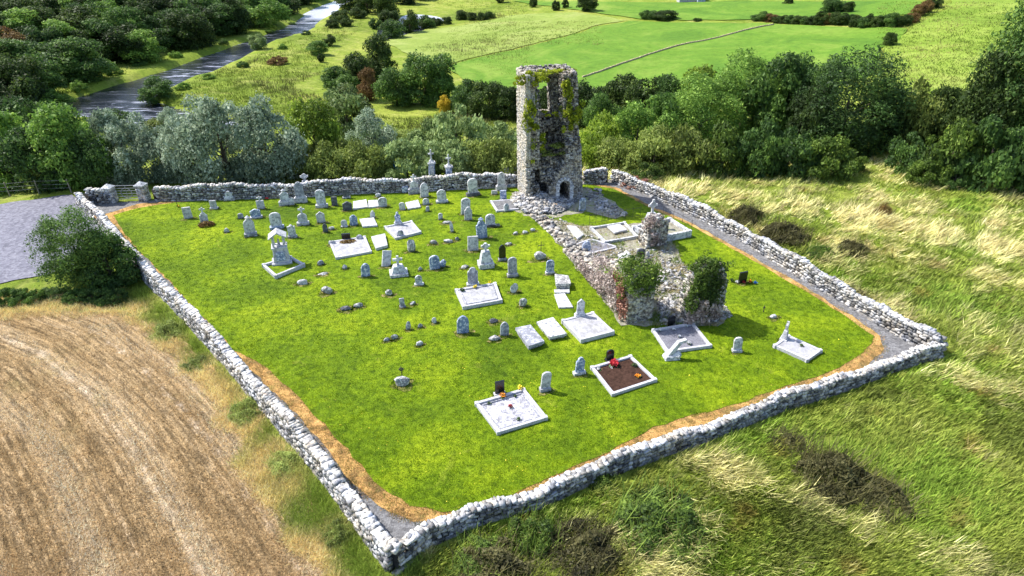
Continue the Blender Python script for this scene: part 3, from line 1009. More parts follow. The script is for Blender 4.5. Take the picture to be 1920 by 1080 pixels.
TW, TD, TH = 4.15, 3.1, 9.0
tx, ty = at(987, 384)
def tower_occ(U, V, Z, nz):
    n = nz * .09
    topz = TH + .05 * np.sin(U * 2.1) + n * .5
    left = (U < 1.02 + n) & (Z < topz) & (V > .0)
    right = (U > TW - 1.02 + n) & (Z < topz) & (V > .0)
    # the front ends of the side walls are broken back with height
    left &= V > np.where(Z > 3.3, .05, .25 + n) + .5 * sstep(Z, 6.2, 9) * (U > .6)
    right &= V > .45 * sstep(Z, 3.8, 5.0) + n * .6
    back = (V > 1.95 + n * .6) & (Z < topz)
    win = (U > 1.42) & (U < 2.62) & (Z > 5.95) & (Z < 8.25 - .5 * np.abs(U - 2.05) ** 2)
    slit = (U > 1.95) & (U < 2.28) & (Z > 3.95) & (Z < 4.75)
    slit2 = (U > 2.36) & (U < 2.75) & (Z > 3.95) & (Z < 4.75) & (V < 2.5)
    hol = np.zeros_like(win)
    for uu, zz in ((1.25, 5.55), (1.75, 5.6), (2.2, 5.6), (1.2, 4.8), (2.85, 4.7), (2.6, 5.7)):
        hol |= (np.abs(U - uu) < .15) & (np.abs(Z - zz) < .11) & (V < 2.5)
    back &= ~win & ~slit & ~slit2 & ~hol
    led = 3.35 + .95 * sstep(U, 1.9, 4.2) + n
    low = (Z < led - .25 * (V < .6) * (U < 3))
    # lower storey: broken slope in the middle-left, flush ashlar corner at the right
    edge = 1.2 + (U - 1.75) * 1.35
    slope = .25 + .85 * sstep(Z, 1.2, 3.6)
    low &= np.where((U > 1.75) & (Z < edge), V > -.1, V > np.where(U > 1.0, slope + n, .18 + n))
    door = (U > 2.35) & (U < 3.25) & (V < 1.9) & (Z < 1.25 + .45 * (1 - (np.abs(U - 2.8) / .45)))
    hole = (U > .75) & (U < 1.2) & (Z > 1.35) & (Z < 2.5) & (V < 1.5)
    hole |= (U > .95) & (U < 1.75 - .25 * (Z < .5)) & (Z > .3) & (Z < 1.5) & (V < 1.6)
    room = (U > .7) & (U < 3.7) & (V > .9) & (V < 2.0) & (Z < 2.2)
    low &= ~door & ~hole & ~(room)
    o = (left & ~hole) | (right & ~(door)) | back | low
    return o
def tower_taper(V):
    z = V[:, 2] / TH
    V[:, 0] = V[:, 0] * (1 - .15 * z) - .10 * z
    V[:, 1] = V[:, 1] + .12 * z
    return V
tower = empty('ruined_tower', (tx, ty, 0), AX)
tag(tower, 'tall ruined stone tower with an open upper window, an arched doorway and patchy ivy', 'tower')
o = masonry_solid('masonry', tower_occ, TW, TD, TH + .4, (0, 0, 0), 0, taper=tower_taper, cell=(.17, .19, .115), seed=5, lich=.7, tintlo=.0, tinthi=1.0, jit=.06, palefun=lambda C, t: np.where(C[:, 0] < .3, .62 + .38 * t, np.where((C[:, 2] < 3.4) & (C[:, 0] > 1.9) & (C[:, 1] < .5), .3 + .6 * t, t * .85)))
o.parent = tower
# dressed jambs round the arch
m = MB()
for u in (2.28, 3.33):
    for k in range(5):
        m.box((u, -.05, .13 + k * .26), (.2 if k % 2 else .28, .3, .24))
for k in range(7):
    a = math.pi * (k + .5) / 7
    m.box((2.8 + math.cos(a) * .5, -.06, 1.32 + math.sin(a) * .48), (.18, .28, .2), tilt=Matrix.Rotation(-(a - math.pi/2), 3, 'Y'))
m.build('doorway_arch', M['pale'], tower, .015)
# ivy and wall-top plants on the tower
def ivy(parent, patches, leaf, name, size=.09, seed=1):
    rng = np.random.default_rng(seed)
    P, T, Nn = [], [], []
    for (c, s, n) in patches:
        nb = max(3, n // 60)
        cb = rng.normal(0, 1, (nb, 3)) * np.array(s) * .55 + np.array(c)
        for q in cb:
            k = n // nb
            d = rng.normal(0, 1, (k, 3)); d /= np.linalg.norm(d, axis=1, keepdims=True)
            P.append(q + d * np.array(s) * .42 * rng.uniform(.6, 1.05, (k, 1))); Nn.append(d)
            T.append(np.clip(rng.normal(rng.uniform(.3, .75), .18, k), 0, 1))
    P = np.concatenate(P); T = np.concatenate(T); Nn = np.concatenate(Nn)
    V, F, TT = leafcards(P, size, rng, nrm=Nn, tint=T)
    return link(name, npmesh(name, V, F, TT), LEAF[leaf], parent)
ivy(tower, [((.25, .35, 8.75), (.6, .3, .4), 1500), ((.55, .5, 9.0), (.8, .6, .14), 700), ((2.2, 1.6, 9.0), (1.3, .7, .12), 600), ((2.85, .45, 8.3), (.4, .3, .6), 1300),
            ((.2, .1, 6.5), (.4, .28, .85), 1700), ((.4, .05, 5.7), (.45, .28, .35), 900), ((3.3, .3, 6.2), (.48, .34, .6), 2200), ((.75, .1, 4.5), (.35, .25, .6), 1000),
            ((.5, .2, 3.7), (.35, .2, .4), 350), ((1.3, .6, 6.5), (.3, .2, .2), 160), ((2.0, 1.3, 6.1), (.5, .2, .15), 160), ((3.0, .4, 7.6), (.3, .2, .5), 350)], 'ivy', 'ivy', .075, 3)
ivy(tower, [((1.6, .9, 3.5), (.9, .5, .15), 700), ((2.8, .7, 4.1), (.8, .5, .15), 600), ((3.5, .4, 6.0), (.35, .3, .5), 600), ((.3, .3, 7.7), (.4, .25, .6), 500), ((2.9, .7, 6.9), (.3, .3, .6), 300)], 'olive', 'wall_top_plants', .07, 4)

# ------------------------------------------------------------------ nave ruins
def profile_wall(name, p0, p1, thick, prof, label, ivys=(), seed=1, mat='masonry2', jit=.07, rust=.3, lich=.9):
    """ruined length of wall from p0 to p1, prof = [(fraction, height)]"""
    a = np.array(p0); b = np.array(p1); L = np.hypot(*(b - a)); ang = math.atan2(*(b - a)[::-1])
    fr = [q[0] * L for q in prof]; hh = [q[1] for q in prof]
    def occ(U, V, Z, nz):
        H = np.interp(U, fr, hh) + nz * .1
        e = np.abs(V - thick / 2) / (thick / 2)
        return (Z < H - .35 * e ** 3 * np.minimum(H, 1)) & (U > -1)
    root = empty(name, (a[0], a[1], 0), ang)
    tag(root, label, 'ruined wall')
    o = masonry_solid('masonry', occ, L, thick, max(hh) + .3, (0, -thick / 2, 0), 0, cell=(.18, .2, .12), mat=mat, seed=seed, tintlo=.2, tinthi=1.0, lich=lich, jit=jit, over=.64, rust=rust)
    o.parent = root
    for (patches, leaf, nm, size, sd) in ivys:
        ivy(root, patches, leaf, nm, size, sd)
    return root, L
P = at(1015, 425); Q = at(1197, 600)
NL = at(1075, 470); NC = at(1196, 603)
Lw = math.hypot(NC[0] - NL[0], NC[1] - NL[1])
profile_wall('nave_wall', NL, NC, 1.35, [(0, .25), (.25, .5), (.45, 1.0), (.62, 1.7), (.78, 2.6), (.86, 2.95), (1, 2.95)],
    'tall broken church wall with bushy green ivy on top and reddish dead ivy down its lit side',
    [([((Lw * .95, .0, 2.85), (.7, .85, .5), 8500), ((Lw * 1.0, .1, 2.3), (.3, .75, .55), 6500)], 'ivyd', 'ivy', .048, 7),
     ([((Lw * .5, -.74, .5), (1.7, .14, .4), 4500), ((Lw * .74, -.78, 1.2), (1.1, .16, .85), 8000), ((Lw * .62, -.2, 1.6), (1.0, .5, .3), 3600)], 'deadivy', 'dead_ivy', .055, 8),
     ([((Lw * .95, -.8, 1.2), (.35, .14, .8), 2400), ((Lw * .88, -.8, 1.9), (.4, .12, .5), 1000)], 'redivy', 'red_ivy', .055, 9)], seed=21)
EA = at(1284, 603); EB = at(1338, 592)
profile_wall('chancel_wall', EA, EB, 1.0, [(0, 2.4), (.25, 3.2), (.75, 3.2), (1, 2.6)],
    'tall ivy-smothered pillar of wall right of the ruin gap, green on top and dark below',
    [([((.75, 0, 3.1), (.6, .45, .42), 6600), ((.25, -.5, 2.5), (.4, .3, .6), 4000), ((0, -.3, 1.6), (.25, .35, .8), 3000)], 'ivyd', 'ivy', .05, 11),
     ([((.85, -.5, 2.0), (.5, .2, 1.0), 9000), ((1.35, -.1, 1.8), (.2, .45, .9), 3600)], 'dark', 'dark_ivy', .05, 12),
     ([((.1, -.55, 1.2), (.3, .25, .7), 900), ((.8, -.6, .7), (.8, .18, .5), 1600)], 'deadivy', 'dead_ivy', .06, 13)], seed=22)
MA = at(1205, 462); MB_ = at(1240, 455)
profile_wall('wall_stump', MA, MB_, .9, [(0, 1.4), (.5, 2.1), (1, 1.7)], 'narrow stump of wall wrapped in pale dead ivy, between the kerbed plots',
    [([((.5, -.2, 1.5), (.5, .5, .6), 1700), ((.5, -.3, .7), (.45, .45, .5), 1000)], 'deadivy', 'dead_ivy', .06, 14)], seed=23, lich=1)
NF0 = at(1003, 404); NF1 = at(1072, 466)
profile_wall('nave_footing', NF0, NF1, .8, [(0, .16), (.3, .2), (.6, .14), (1, .3)], 'low line of tumbled nave footing stones running from the tower', seed=24)

# rubble: loose stones nobody could count
def rubble(name, poly_px, n, size, seed, mound=0.0, mc=None, mat='masonry', zf=None, mr=3.0):
    rng = np.random.default_rng(seed)
    poly = np.array([at(x, y) for x, y in poly_px])
    lo, hi = poly.min(0), poly.max(0)
    Q = rng.uniform(lo, hi, (n * 4, 2)); Q = Q[inside(Q, poly)][:n]
    sz = size * np.clip(rng.lognormal(-.15, .6, len(Q)), .3, 2.2)
    S = np.stack([sz * 1.1, sz * rng.uniform(.5, .85, len(Q)), sz * rng.uniform(.2, .5, len(Q))], -1)
    z = S[:, 2] * .45 + .03
    if mound:
        c = np.array(mc); r = np.hypot(Q[:, 0] - c[0], Q[:, 1] - c[1])
        z = z + mound * np.clip(1 - r / mr, 0, 1) * rng.uniform(.75, 1, len(Q))
    V, F = stones(np.concatenate([Q, z[:, None]], 1), S, rng.uniform(0, 6.3, len(Q)), .3, .16, rng)
    T = np.repeat(np.stack([rng.uniform(.1, .85, len(Q)), rng.uniform(.1, .7, len(Q)), (rng.random(len(Q)) < .25) * .6], -1), 26, 0)
    return tag(link(name, npmesh(name, V, F, T), M[mat]), kind='stuff')
TC = Matrix.Rotation(AX, 2) @ Vector((1.5, .6))
r1 = rubble('rubble', [(966,365),(1000,366),(1085,368),(1075,382),(1060,396),(1040,403),(985,402),(962,386)], 2600, .085, 31, .75, (tx + .9, ty + .3), mr=2.6)
tag(r1, 'heap of loose grey rubble at the foot of the tower', 'rubble')
r2 = rubble('rubble', [(1010,405),(1060,415),(1105,440),(1160,465),(1250,470),(1290,500),(1300,560),(1290,600),(1235,600),(1225,520),(1160,500),(1110,500),(1060,470),(1030,440)], 1500, .055, 32, .15, at(1240, 530), mr=3.4)
tag(r2, 'pale rubble strewn over the floor of the ruined nave', 'rubble')
r3 = rubble('rubble', [(1235,560),(1300,570),(1360,575),(1375,595),(1330,606),(1240,610)], 900, .08, 33)
tag(r3, 'scattered small stones in front of the ivy pillar', 'rubble')
r4 = rubble('rubble', [(1095,366),(1120,352),(1135,375),(1175,400),(1160,412),(1120,395)], 260, .08, 34)
tag(r4, 'trail of stones in the grass right of the tower', 'rubble')
# bare earth and thatch under the rubble
m_, t_, b_ = newmat('trodden_stony_earth', .95, .1)
setc(t_, b_, ramp(t_, noise(t_, 2.2, 7, .8, gpos(t_), .5), [(.32, (.10,.095,.075)), (.44, (.28,.26,.20)), (.53, (.40,.38,.32)), (.62, (.20,.25,.04))]))
bump(t_, b_, noise(t_, 9, 6, .8, gpos(t_)), 1, .08)
M['earth'] = m_
drape('nave_floor', [at(x, y) for x, y in [(1000,402),(1058,418),(1105,425),(1200,420),(1262,452),(1285,500),(1345,560),(1370,592),(1345,612),(1240,612),(1165,612),(1130,560),(1085,500),(1040,450)]], .4, .045, M['earth'], jit=.15, flat=0.0)
drape('tower_floor', [at(x, y) for x, y in [(958,362),(1100,352),(1140,372),(1180,402),(1150,412),(1100,398),(1040,408),(985,405),(955,390)]], .4, .045, M['earth'], jit=.15, flat=0.0)
# ------------------------------------------------------------------ graves
FACE = rad(14)      # most stones look the same way as the church's end

def prof(kind, w, h):
    r = w / 2
    if kind == 'flat': return [(-r, 0), (r, 0), (r * .98, h), (-r * .98, h)]
    if kind == 'round':
        return [(-r, 0), (r, 0)] + [(r * math.cos(a), h - r * .75 + r * .75 * math.sin(a)) for a in [math.pi * i / 10 for i in range(11)]]
    if kind == 'gothic':
        return [(-r, 0), (r, 0), (r, h * .68), (r * .82, h * .82), (r * .45, h * .94), (0, h), (-r * .45, h * .94), (-r * .82, h * .82), (-r, h * .68)]
    if kind == 'gable': return [(-r, 0), (r, 0), (r * 1.02, h * .76), (0, h), (-r * 1.02, h * .76)]
    if kind == 'shoulder':
        s = .68 * r
        return [(-r, 0), (r, 0), (r, h * .74), (s, h * .80)] + [(s * math.cos(a), h * .80 + h * .2 * math.sin(a)) for a in [math.pi * i / 8 for i in range(1, 8)]] + [(-s, h * .80), (-r, h * .74)]
    if kind == 'ogee':
        return [(-r, 0), (r, 0), (r, h * .72), (r * .72, h * .77), (r * .5, h * .88), (r * .28, h * .93), (0, h), (-r * .28, h * .93), (-r * .5, h * .88), (-r * .72, h * .77), (-r, h * .72)]
    if kind == 'worn':
        rs = random.Random(int(w * 1000) + int(h * 777))
        return [(-r * .9, 0), (r * .95, 0), (r * rs.uniform(.9, 1.05), h * .45), (r * rs.uniform(.75, .95), h * rs.uniform(.7, .82)), (r * rs.uniform(.2, .5), h * rs.uniform(.9, 1)),
                (-r * rs.uniform(0, .3), h * rs.uniform(.9, 1.02)), (-r * rs.uniform(.6, .9), h * rs.uniform(.75, .92)), (-r * rs.uniform(.9, 1.05), h * .4)]

def rockmesh(name, sx, sy, sz, seed, parent=None, mat='rock', bury=.25):
    rs = np.random.default_rng(seed)
    bm = bmesh.new()
    bmesh.ops.create_icosphere(bm, subdivisions=2, radius=1)
    planes = rs.normal(0, 1, (9, 3)); planes /= np.linalg.norm(planes, axis=1, keepdims=True)
    dd = rs.uniform(.6, .9, 9)
    for v in bm.verts:
        p = np.array(v.co)
        for q, d in zip(planes, dd):
            k = p @ q
            if k > d: p = p - q * (k - d)
        p += rs.normal(0, .03, 3)
        v.co = (p[0] * sx, p[1] * sy, p[2] * sz + sz * (1 - bury * 2))
    me = bpy.data.meshes.new(name); bm.to_mesh(me); bm.free()
    return link(name, me, M[mat], parent)

def cross_prof(w, h, t=.22):
    a = w * t; yb = h * .52
    return [(-a/2, 0), (a/2, 0), (a/2, yb), (w/2, yb), (w/2, yb + a), (a/2, yb + a), (a/2, h), (-a/2, h), (-a/2, yb + a), (-w/2, yb + a), (-w/2, yb), (-a/2, yb)]

def ring(m, c, R, r, depth, n=16):
    pts = []
    for i in range(n):
        a = 2 * math.pi * i / n
        pts.append((math.cos(a), math.sin(a)))
    for i in range(n):
        p = pts[i]; q = pts[(i + 1) % n]
        m.prism([(c[0] + p[0] * R, c[1] + p[1] * R), (c[0] + q[0] * R, c[1] + q[1] * R), (c[0] + q[0] * r, c[1] + q[1] * r), (c[0] + p[0] * r, c[1] + p[1] * r)][::-1], -depth/2, depth/2)

def patch(x, y, r, seed, mat='earth'):
    pass

GR = []
def headstone(x, yb, yt, wpx, kind, mat, label, base=0, top=None, lean=0, back=0, yaw=0, panel=None, cat='headstone', group=None, basemat=None):
    X, Y = at(x, yb)
    s = slant(X, Y)
    w = wpx * s / FPX
    H = height_at(Y, 0, yt)
    GR.append((X, Y, w))
    root = empty('headstone', (X, Y, .03), FACE + rad(yaw))
    tag(root, label, cat, group)
    mt = M[mat]
    t = max(.10, min(.2, w * .22))
    z0 = 0
    rj = random.Random(int(x * 31 + yb))
    lean += rj.uniform(-2.5, 2.5) if mat != 'black' else 0; back += rj.uniform(-3, 4) if mat != 'black' else 0
    root.rotation_euler.z += rad(rj.uniform(-6, 6))
    R = Matrix.Rotation(rad(lean), 4, 'Y') @ Matrix.Rotation(rad(-back), 4, 'X')
    bm_ = M[basemat or mat]
    if base:
        bw = w * (1 + .45 * min(base, 1)); bh = .16 * H if base < 1 else .24 * H
        MB().box((0, 0, bh / 2 - .02), (bw, t * 2.4, bh + .04)).build('base', bm_, root, .012)
        if base >= 1:
            MB().box((0, 0, bh + .04), (w * 1.18, t * 1.7, .08)).build('plinth', bm_, root, .01)
            bh += .08
        z0 = bh
    tops = 0
    if top == 'cross': tops = .34 * H
    elif top == 'urn': tops = .16 * H
    sh = H - z0 - tops
    o = MB().prism(prof(kind, w, sh), -t/2, t/2, (0, 0, 0)).build('slab', mt, root, min(.02, t * .12))
    o.matrix_local = Matrix.Translation((0, 0, z0 - .02)) @ R
    if panel:
        pm = MB().prism([(q[0] * .74, q[1] * .62 + sh * .16) for q in prof(kind, w, sh)], -.006, .006).build('inscription_panel', M[panel], o)
        pm.matrix_local = Matrix.Translation((0, -t/2 - .002, 0))
    if top == 'cross':
        c = MB().prism(cross_prof(w * .7, tops * 1.05, .28), -t * .35, t * .35).build('cross', mt, root, .008)
        c.matrix_local = Matrix.Translation((0, 0, z0 - .03)) @ R @ Matrix.Translation((0, 0, sh - .02))
    elif top == 'urn':
        mm = MB(); mm.tube((0, 0, 0), (0, 0, tops * .5), w * .12, w * .26, 8); mm.tube((0, 0, tops * .5), (0, 0, tops), w * .26, w * .08, 8)
        c = mm.build('finial', mt, root)
        c.matrix_local = Matrix.Translation((0, 0, z0 - .03)) @ R @ Matrix.Translation((0, 0, sh - .02))
    return root

def rough(x, yb, yt, wpx, label, mat='rock', lean=0, seed=0, name='field_stone', cat='stone', thick=.5, group=None):
    X, Y = at(x, yb); s = slant(X, Y)
    w = wpx * s / FPX; H = max(.08, height_at(Y, 0, yt))
    GR.append((X, Y, w))
    o = rockmesh(name, w * .58, w * .58 * thick, H * .62, int(x * 7 + yb), None, mat, .12)
    o.location = (X, Y, -.02); o.rotation_euler = (0, rad(lean), FACE + rad((x * 37) % 40 - 20))
    return tag(o, label, cat, group)

HS = [
 # x, base row, top row, width, kind, material, label, extras
 (354,410,389,15,'flat','white','white flat-topped headstone, the leftmost in the yard',{}),
 (384,418,389,14,'shoulder','pale','pale cross-topped headstone behind a round patch of dark heather',{'top':'cross'}),
 (402,392,376,12,'flat','white','small white slab on a low base, just behind the leftmost headstones',{'base':.5}),
 (431,376,357,13,'shoulder','pale','small pale headstone with a wide foot beside the back walk',{'base':1,'top':'urn'}),
 (490,392,368,14,'flat','white','white slab with a cross on top and a red and black wreath beside it',{'top':'cross'}),
 (452,410,400,10,'round','grey','tiny round grey stub left of a dark gabled stone',{}),
 (481,409,392,18,'gable','blue','squat dark gabled headstone with a white foot, left side of the yard',{'base':.5,'basemat':'white'}),
 (471,443,405,19,'gothic','white','tall white pointed headstone with a small cross, above and left of the canopied shrine',{'top':'urn','base':.4,'basemat':'grey','yaw':4}),
 (520,429,399,20,'round','pale','blotched round-topped headstone with a dark foot, directly behind the canopied shrine',{'base':.6,'basemat':'blue'}),
 (549,446,421,14,'flat','pale','pale square headstone with a white cap, just right of the canopied shrine',{'top':'urn','base':.5,'basemat':'grey'}),
 (536,385,354,16,'ogee','pale','bulky ornate pale monument left of the large grey gothic stone',{'base':1,'top':'urn','basemat':'white'}),
 (548,385,371,9,'round','pale','low greenish-grey marker tucked beside the ornate pale monument',{}),
 (565,380,341,16,'gothic','grey','large grey gothic headstone on a wide carved white plinth, left part of the yard',{'base':1,'basemat':'pale'}),
 (604,389,356,17,'round','pale','round-topped ornate headstone on a wide stepped base, left of a small brown stone',{'base':.7,'basemat':'white'}),
 (628,386,369,11,'flat','dark','small brownish-black headstone between the ornate round one and a dark gable',{}),
 (650,372,355,12,'flat','dark','dark flat slab on a white foot near the back wall',{'base':.4,'basemat':'white'}),
 (634,361,352,13,'worn','white','low white fragment close under the back wall',{}),
 (652,395,378,17,'gable','dark','dark gabled headstone beside the first pair of white ledger slabs',{}),
 (569,422,389,17,'gothic','white','bright white headstone with a stone cross on its peak and a broad foot',{'top':'cross','base':.7}),
 (603,418,397,15,'gable','white','plain pale gabled headstone right of the bright white cross-peaked one',{'lean':-3}),
 (611,436,419,9,'gothic','dark','narrow dark upright stone with a white edge below the pale gabled headstone',{}),
 (646,426,413,11,'round','white','small round white headstone left of a pointed mottled one',{'base':.3}),
 (664,423,403,14,'gothic','blue','pointed mottled headstone with a dark foot at the corner of a white grave slab',{}),
 (718,388,370,16,'round','pale','round blotchy headstone at the right end of the first ledger slabs',{}),
 (755,394,380,11,'round','white','low round white stone at the left end of a single ledger slab',{}),
 (799,384,372,12,'round','pale','small round pale stone right of the single ledger slab',{}),
 (802,397,386,7,'worn','grey','tiny grey stump just in front of the small round pale stone',{}),
 (829,380,355,17,'gothic','pale','leaning pointed headstone with a white stepped foot, middle of the far rows',{'base':.7,'basemat':'white','lean':-4}),
 (796,370,343,15,'gothic','pale','tall grey-white gothic headstone in front of the cross-headed one by the wall',{}),
 (777,363,327,15,'shoulder','pale','tall cross-headed mottled monument right against the back wall',{'base':1,'top':'cross','basemat':'grey'}),
 (760,362,350,12,'flat','blue','small bluish square slab left of the cross-headed mottled monument',{}),
 (723,351,340,9,'flat','dark','small dark square stone in front of the back wall',{}),
 (735,357,350,7,'worn','dark','very small dark stump in the grass beside the small dark square stone',{}),
 (700,363,354,9,'flat','dark','low dark stone over a pale fragment in the far rows',{}),
 (841,354,332,15,'shoulder','pale','small shouldered headstone on feet, in front of the right pillar monument',{'base':.5}),
 (887,367,334,18,'round','pale','tall white-blotched round headstone with a dark lower half, left of the tower',{'base':.9,'basemat':'dark'}),
 (913,347,323,17,'round','pale','wide rounded headstone close to the back wall, left of the tower',{'base':.5,'basemat':'grey'}),
 (940,357,323,14,'gothic','pale','stepped tapering monument with white spreading base, nearest left of the tower',{'base':1,'basemat':'white'}),
 (927,365,357,11,'flat','white','tiny white square marker in front of the stepped tapering monument',{}),
 (944,375,357,12,'flat','blue','dark blue slab with a flower posy at its foot, left of the tower',{}),
 (951,336,313,14,'ogee','pale','smooth pale ogee-topped headstone standing above the back wall beside the tower',{}),
 (873,402,371,17,'round','pale','tall mottled round headstone directly behind a narrower white one',{}),
 (878,413,388,14,'shoulder','white','narrow white shouldered headstone standing in front of a tall mottled one',{}),
 (826,412,400,8,'round','pale','very small round white marker alone in the middle of the far lawn',{}),
 (904,447,408,20,'shoulder','blue','tall blue-mottled shouldered headstone in the middle of the yard',{'top':'urn'}),
 (919,425,402,18,'round','pale','round mottled headstone behind and right of the tall blue-mottled one',{'base':.4,'basemat':'dark'}),
 (887,470,444,20,'flat','white','broad flat-topped slab, white above and grey below, in front of the tall blue-mottled one',{}),
 (942,489,459,13,'gothic','black','black pointed headstone beside the white gothic monument',{'base':.3,'basemat':'grey'}),
 (961,519,483,17,'round','grey','smooth grey round-topped headstone on a pale foot, right of the middle',{'base':.4,'basemat':'concrete','yaw':2}),
 (887,537,501,19,'shoulder','grey','large grey shouldered headstone at the head of the white-slab grave in the middle',{'base':.5,'basemat':'pale'}),
 (1031,514,488,15,'round','blue','dark-faced round headstone with a white foot, left of the nave rubble',{'base':.3,'basemat':'white'}),
 (686,519,494,16,'gothic','blue','blue-grey leaning pointed headstone in the middle left lawn',{'lean':5,'yaw':8}),
 (816,505,480,19,'round','blue','blue-grey round headstone with a smaller rough stone against its right side',{}),
 (786,535,516,13,'gothic','pale','small pointed stone on a broken white base, middle lawn',{'base':.8}),
 (755,577,560,9,'flat','grey','short narrow post-like gravestone on a small foot in the open lawn',{'base':.4}),
 (868,625,593,22,'gothic','blue','blue and white mottled pointed headstone alone in the open lawn',{}),
 (946,630,604,16,'gothic','grey','pale-edged pointed headstone beside the first table slab',{'yaw':-10}),
 (1087,598,560,14,'gable','pale','slim pale gabled headstone on a plinth at the head of the cream grave slab',{'base':1}),
 (937,741,715,18,'flat','black','black square headstone with red lettering at the head of the white-chip grave',{'base':.5,'basemat':'kerb'}),
 (1022,733,697,18,'round','white','white leaning round headstone right of the white-chip grave',{'base':.4,'basemat':'concrete','lean':5}),
 (1086,702,670,17,'shoulder','blue','smooth blue-grey modern headstone with white border on a wide base',{'base':.9,'basemat':'white','panel':'blue'}),
 (1143,676,656,15,'round','black','black round headstone behind the dark planted grave',{'base':.3}),
 (1258,611,592,14,'round','black','black round headstone at the head of the grey-chip grave in front of the ruin',{}),
 (1381,660,633,16,'round','pale','small pale round headstone standing alone right of the grey-chip grave',{'yaw':-15,'base':.3}),
 (1391,531,510,17,'flat','black','black square headstone behind a little plot crowded with flowers',{}),
 (1091,396,371,13,'round','blue','grey round headstone in front of the tower rubble',{'panel':'grey'}),
 (1097,478,452,16,'gothic','blue','pointed mottled headstone inside the nave, leaning over a gravel plot',{'lean':6,'yaw':-12}),
 (1200,489,466,16,'round','dark','dark arched headstone with pale rim on top of the broken nave rubble',{'panel':'black'}),
]
for (x, yb, yt, w, kind, mat, lab, ex) in HS:
    headstone(x, yb, yt, w, kind, mat, lab, **ex)

ROUGH = [
 (427,436,427,10,'pale stone arm lying against the tall white pointed headstone','pale'),
 (622,431,424,11,'rough pale boulder right of the narrow dark upright stone','rock'),
 (709,370,362,11,'pale broken fragment in the far rows','pale'),
 (966,332,312,9,'tilted pale stone half hidden behind the tower edge','pale'),
 (770,472,449,17,'rough stepped lump of weathered stone in the upper middle lawn','rock'),
 (872,503,497,16,'flat pale rock left of the large grey shouldered headstone','rock'),
 (953,460,454,13,'small pale rock behind the black pointed headstone','rock'),
 (831,501,487,13,'small rough stone leaning on the blue-grey round headstone','blue'),
 (788,508,500,7,'tiny upright stone left of the blue-grey round headstone','pale'),
 (602,497,488,12,'small grey block of stone right of the canopied shrine','grey'),
 (648,505,496,9,'small dark stump with a pale side, below the large heather-edged grave','grey'),
 (605,515,511,18,'long flat stone sunk in the grass near the small stump','rock'),
 (569,533,524,20,'flat white rock in the grass below the canopied shrine','white'),
 (613,550,537,20,'rough pointed pale rock in the left lawn','rock'),
 (731,554,543,14,'rough rock with a small upright splinter in the middle left lawn','rock'),
 (649,581,574,22,'dark flat broken stone, left piece of the sunken pair in the left lawn','dark'),
 (671,576,568,18,'pale flat broken stone, right piece of the sunken pair in the left lawn','rock'),
 (774,572,565,11,'low rock just right of the short post-like gravestone','rock'),
 (766,619,603,9,'narrow upright grey stone in the lower row of small stones','grey'),
 (789,614,606,10,'small pale rock between two upright stones in the lower row','rock'),
 (815,606,595,10,'small rounded upright stone at the right end of the lower row','pale'),
 (726,640,633,11,'left rock of the dark sunken pair at the left end of the lower row','rock'),
 (739,636,627,13,'right rock of the dark sunken pair at the left end of the lower row','rock'),
 (787,648,639,13,'single flat white rock below the lower row of small stones','white'),
 (925,605,597,17,'low dark boulder above the first table slab','dark'),
 (928,638,628,20,'pale lump of rock leaning left of the pale-edged pointed headstone','rock'),
 (964,549,531,14,'pale rough leaning slab right of the white-slab grave','pale'),
 (980,575,557,15,'dark rough leaning slab with a bright edge, above the table slabs','rock'),
 (1012,487,470,24,'large rough boulder carrying a thin iron cross, left of the nave','rock'),
 (755,722,706,30,'brown-streaked boulder under the iron cross in the lower lawn','rock'),
 (813,458,450,13,'left block of the row of low stones in the upper middle lawn','rock'),
 (840,455,448,16,'long middle block of the row of low stones in the upper middle lawn','rock'),
 (857,451,444,8,'small right block of the row of low stones in the upper middle lawn','rock'),
 (967,440,434,9,'left stone of three white ones beside the nave footing','white'),
 (984,438,432,10,'middle stone of three white ones beside the nave footing','white'),
 (999,434,427,9,'right stone of three white ones beside the nave footing','white'),
 (931,425,418,12,'low slab fragment at the foot of the round mottled headstone','rock'),
 (948,397,382,11,'weathered stump of stone on the grave slab beside the tower','pale'),
 (940,377,373,8,'round posy base at the foot of the dark blue slab','pale'),
 (1450,597,588,13,'small white stone block lying in the right lawn','white'),
 (1213,483,470,8,'pale upright splinter beside the dark arched headstone','white'),
 (1170,404,396,10,'rock in the grass behind the kerbed plots','rock'),
 (848,436,415,7,'thin pale upright stone with another stone lying across behind it','pale'),
 (838,419,414,16,'flat stone lying behind the thin pale upright stone','rock'),
]
for i, (x, yb, yt, w, lab, mat) in enumerate(ROUGH):
    rough(x, yb, yt, w, lab, mat, lean=(i * 17) % 14 - 7)

# tilted slab
headstone(724, 500, 473, 17, 'flat', 'white', 'large white slab tipped well over beside the small cross on its rock base', lean=14, back=18, yaw=10)

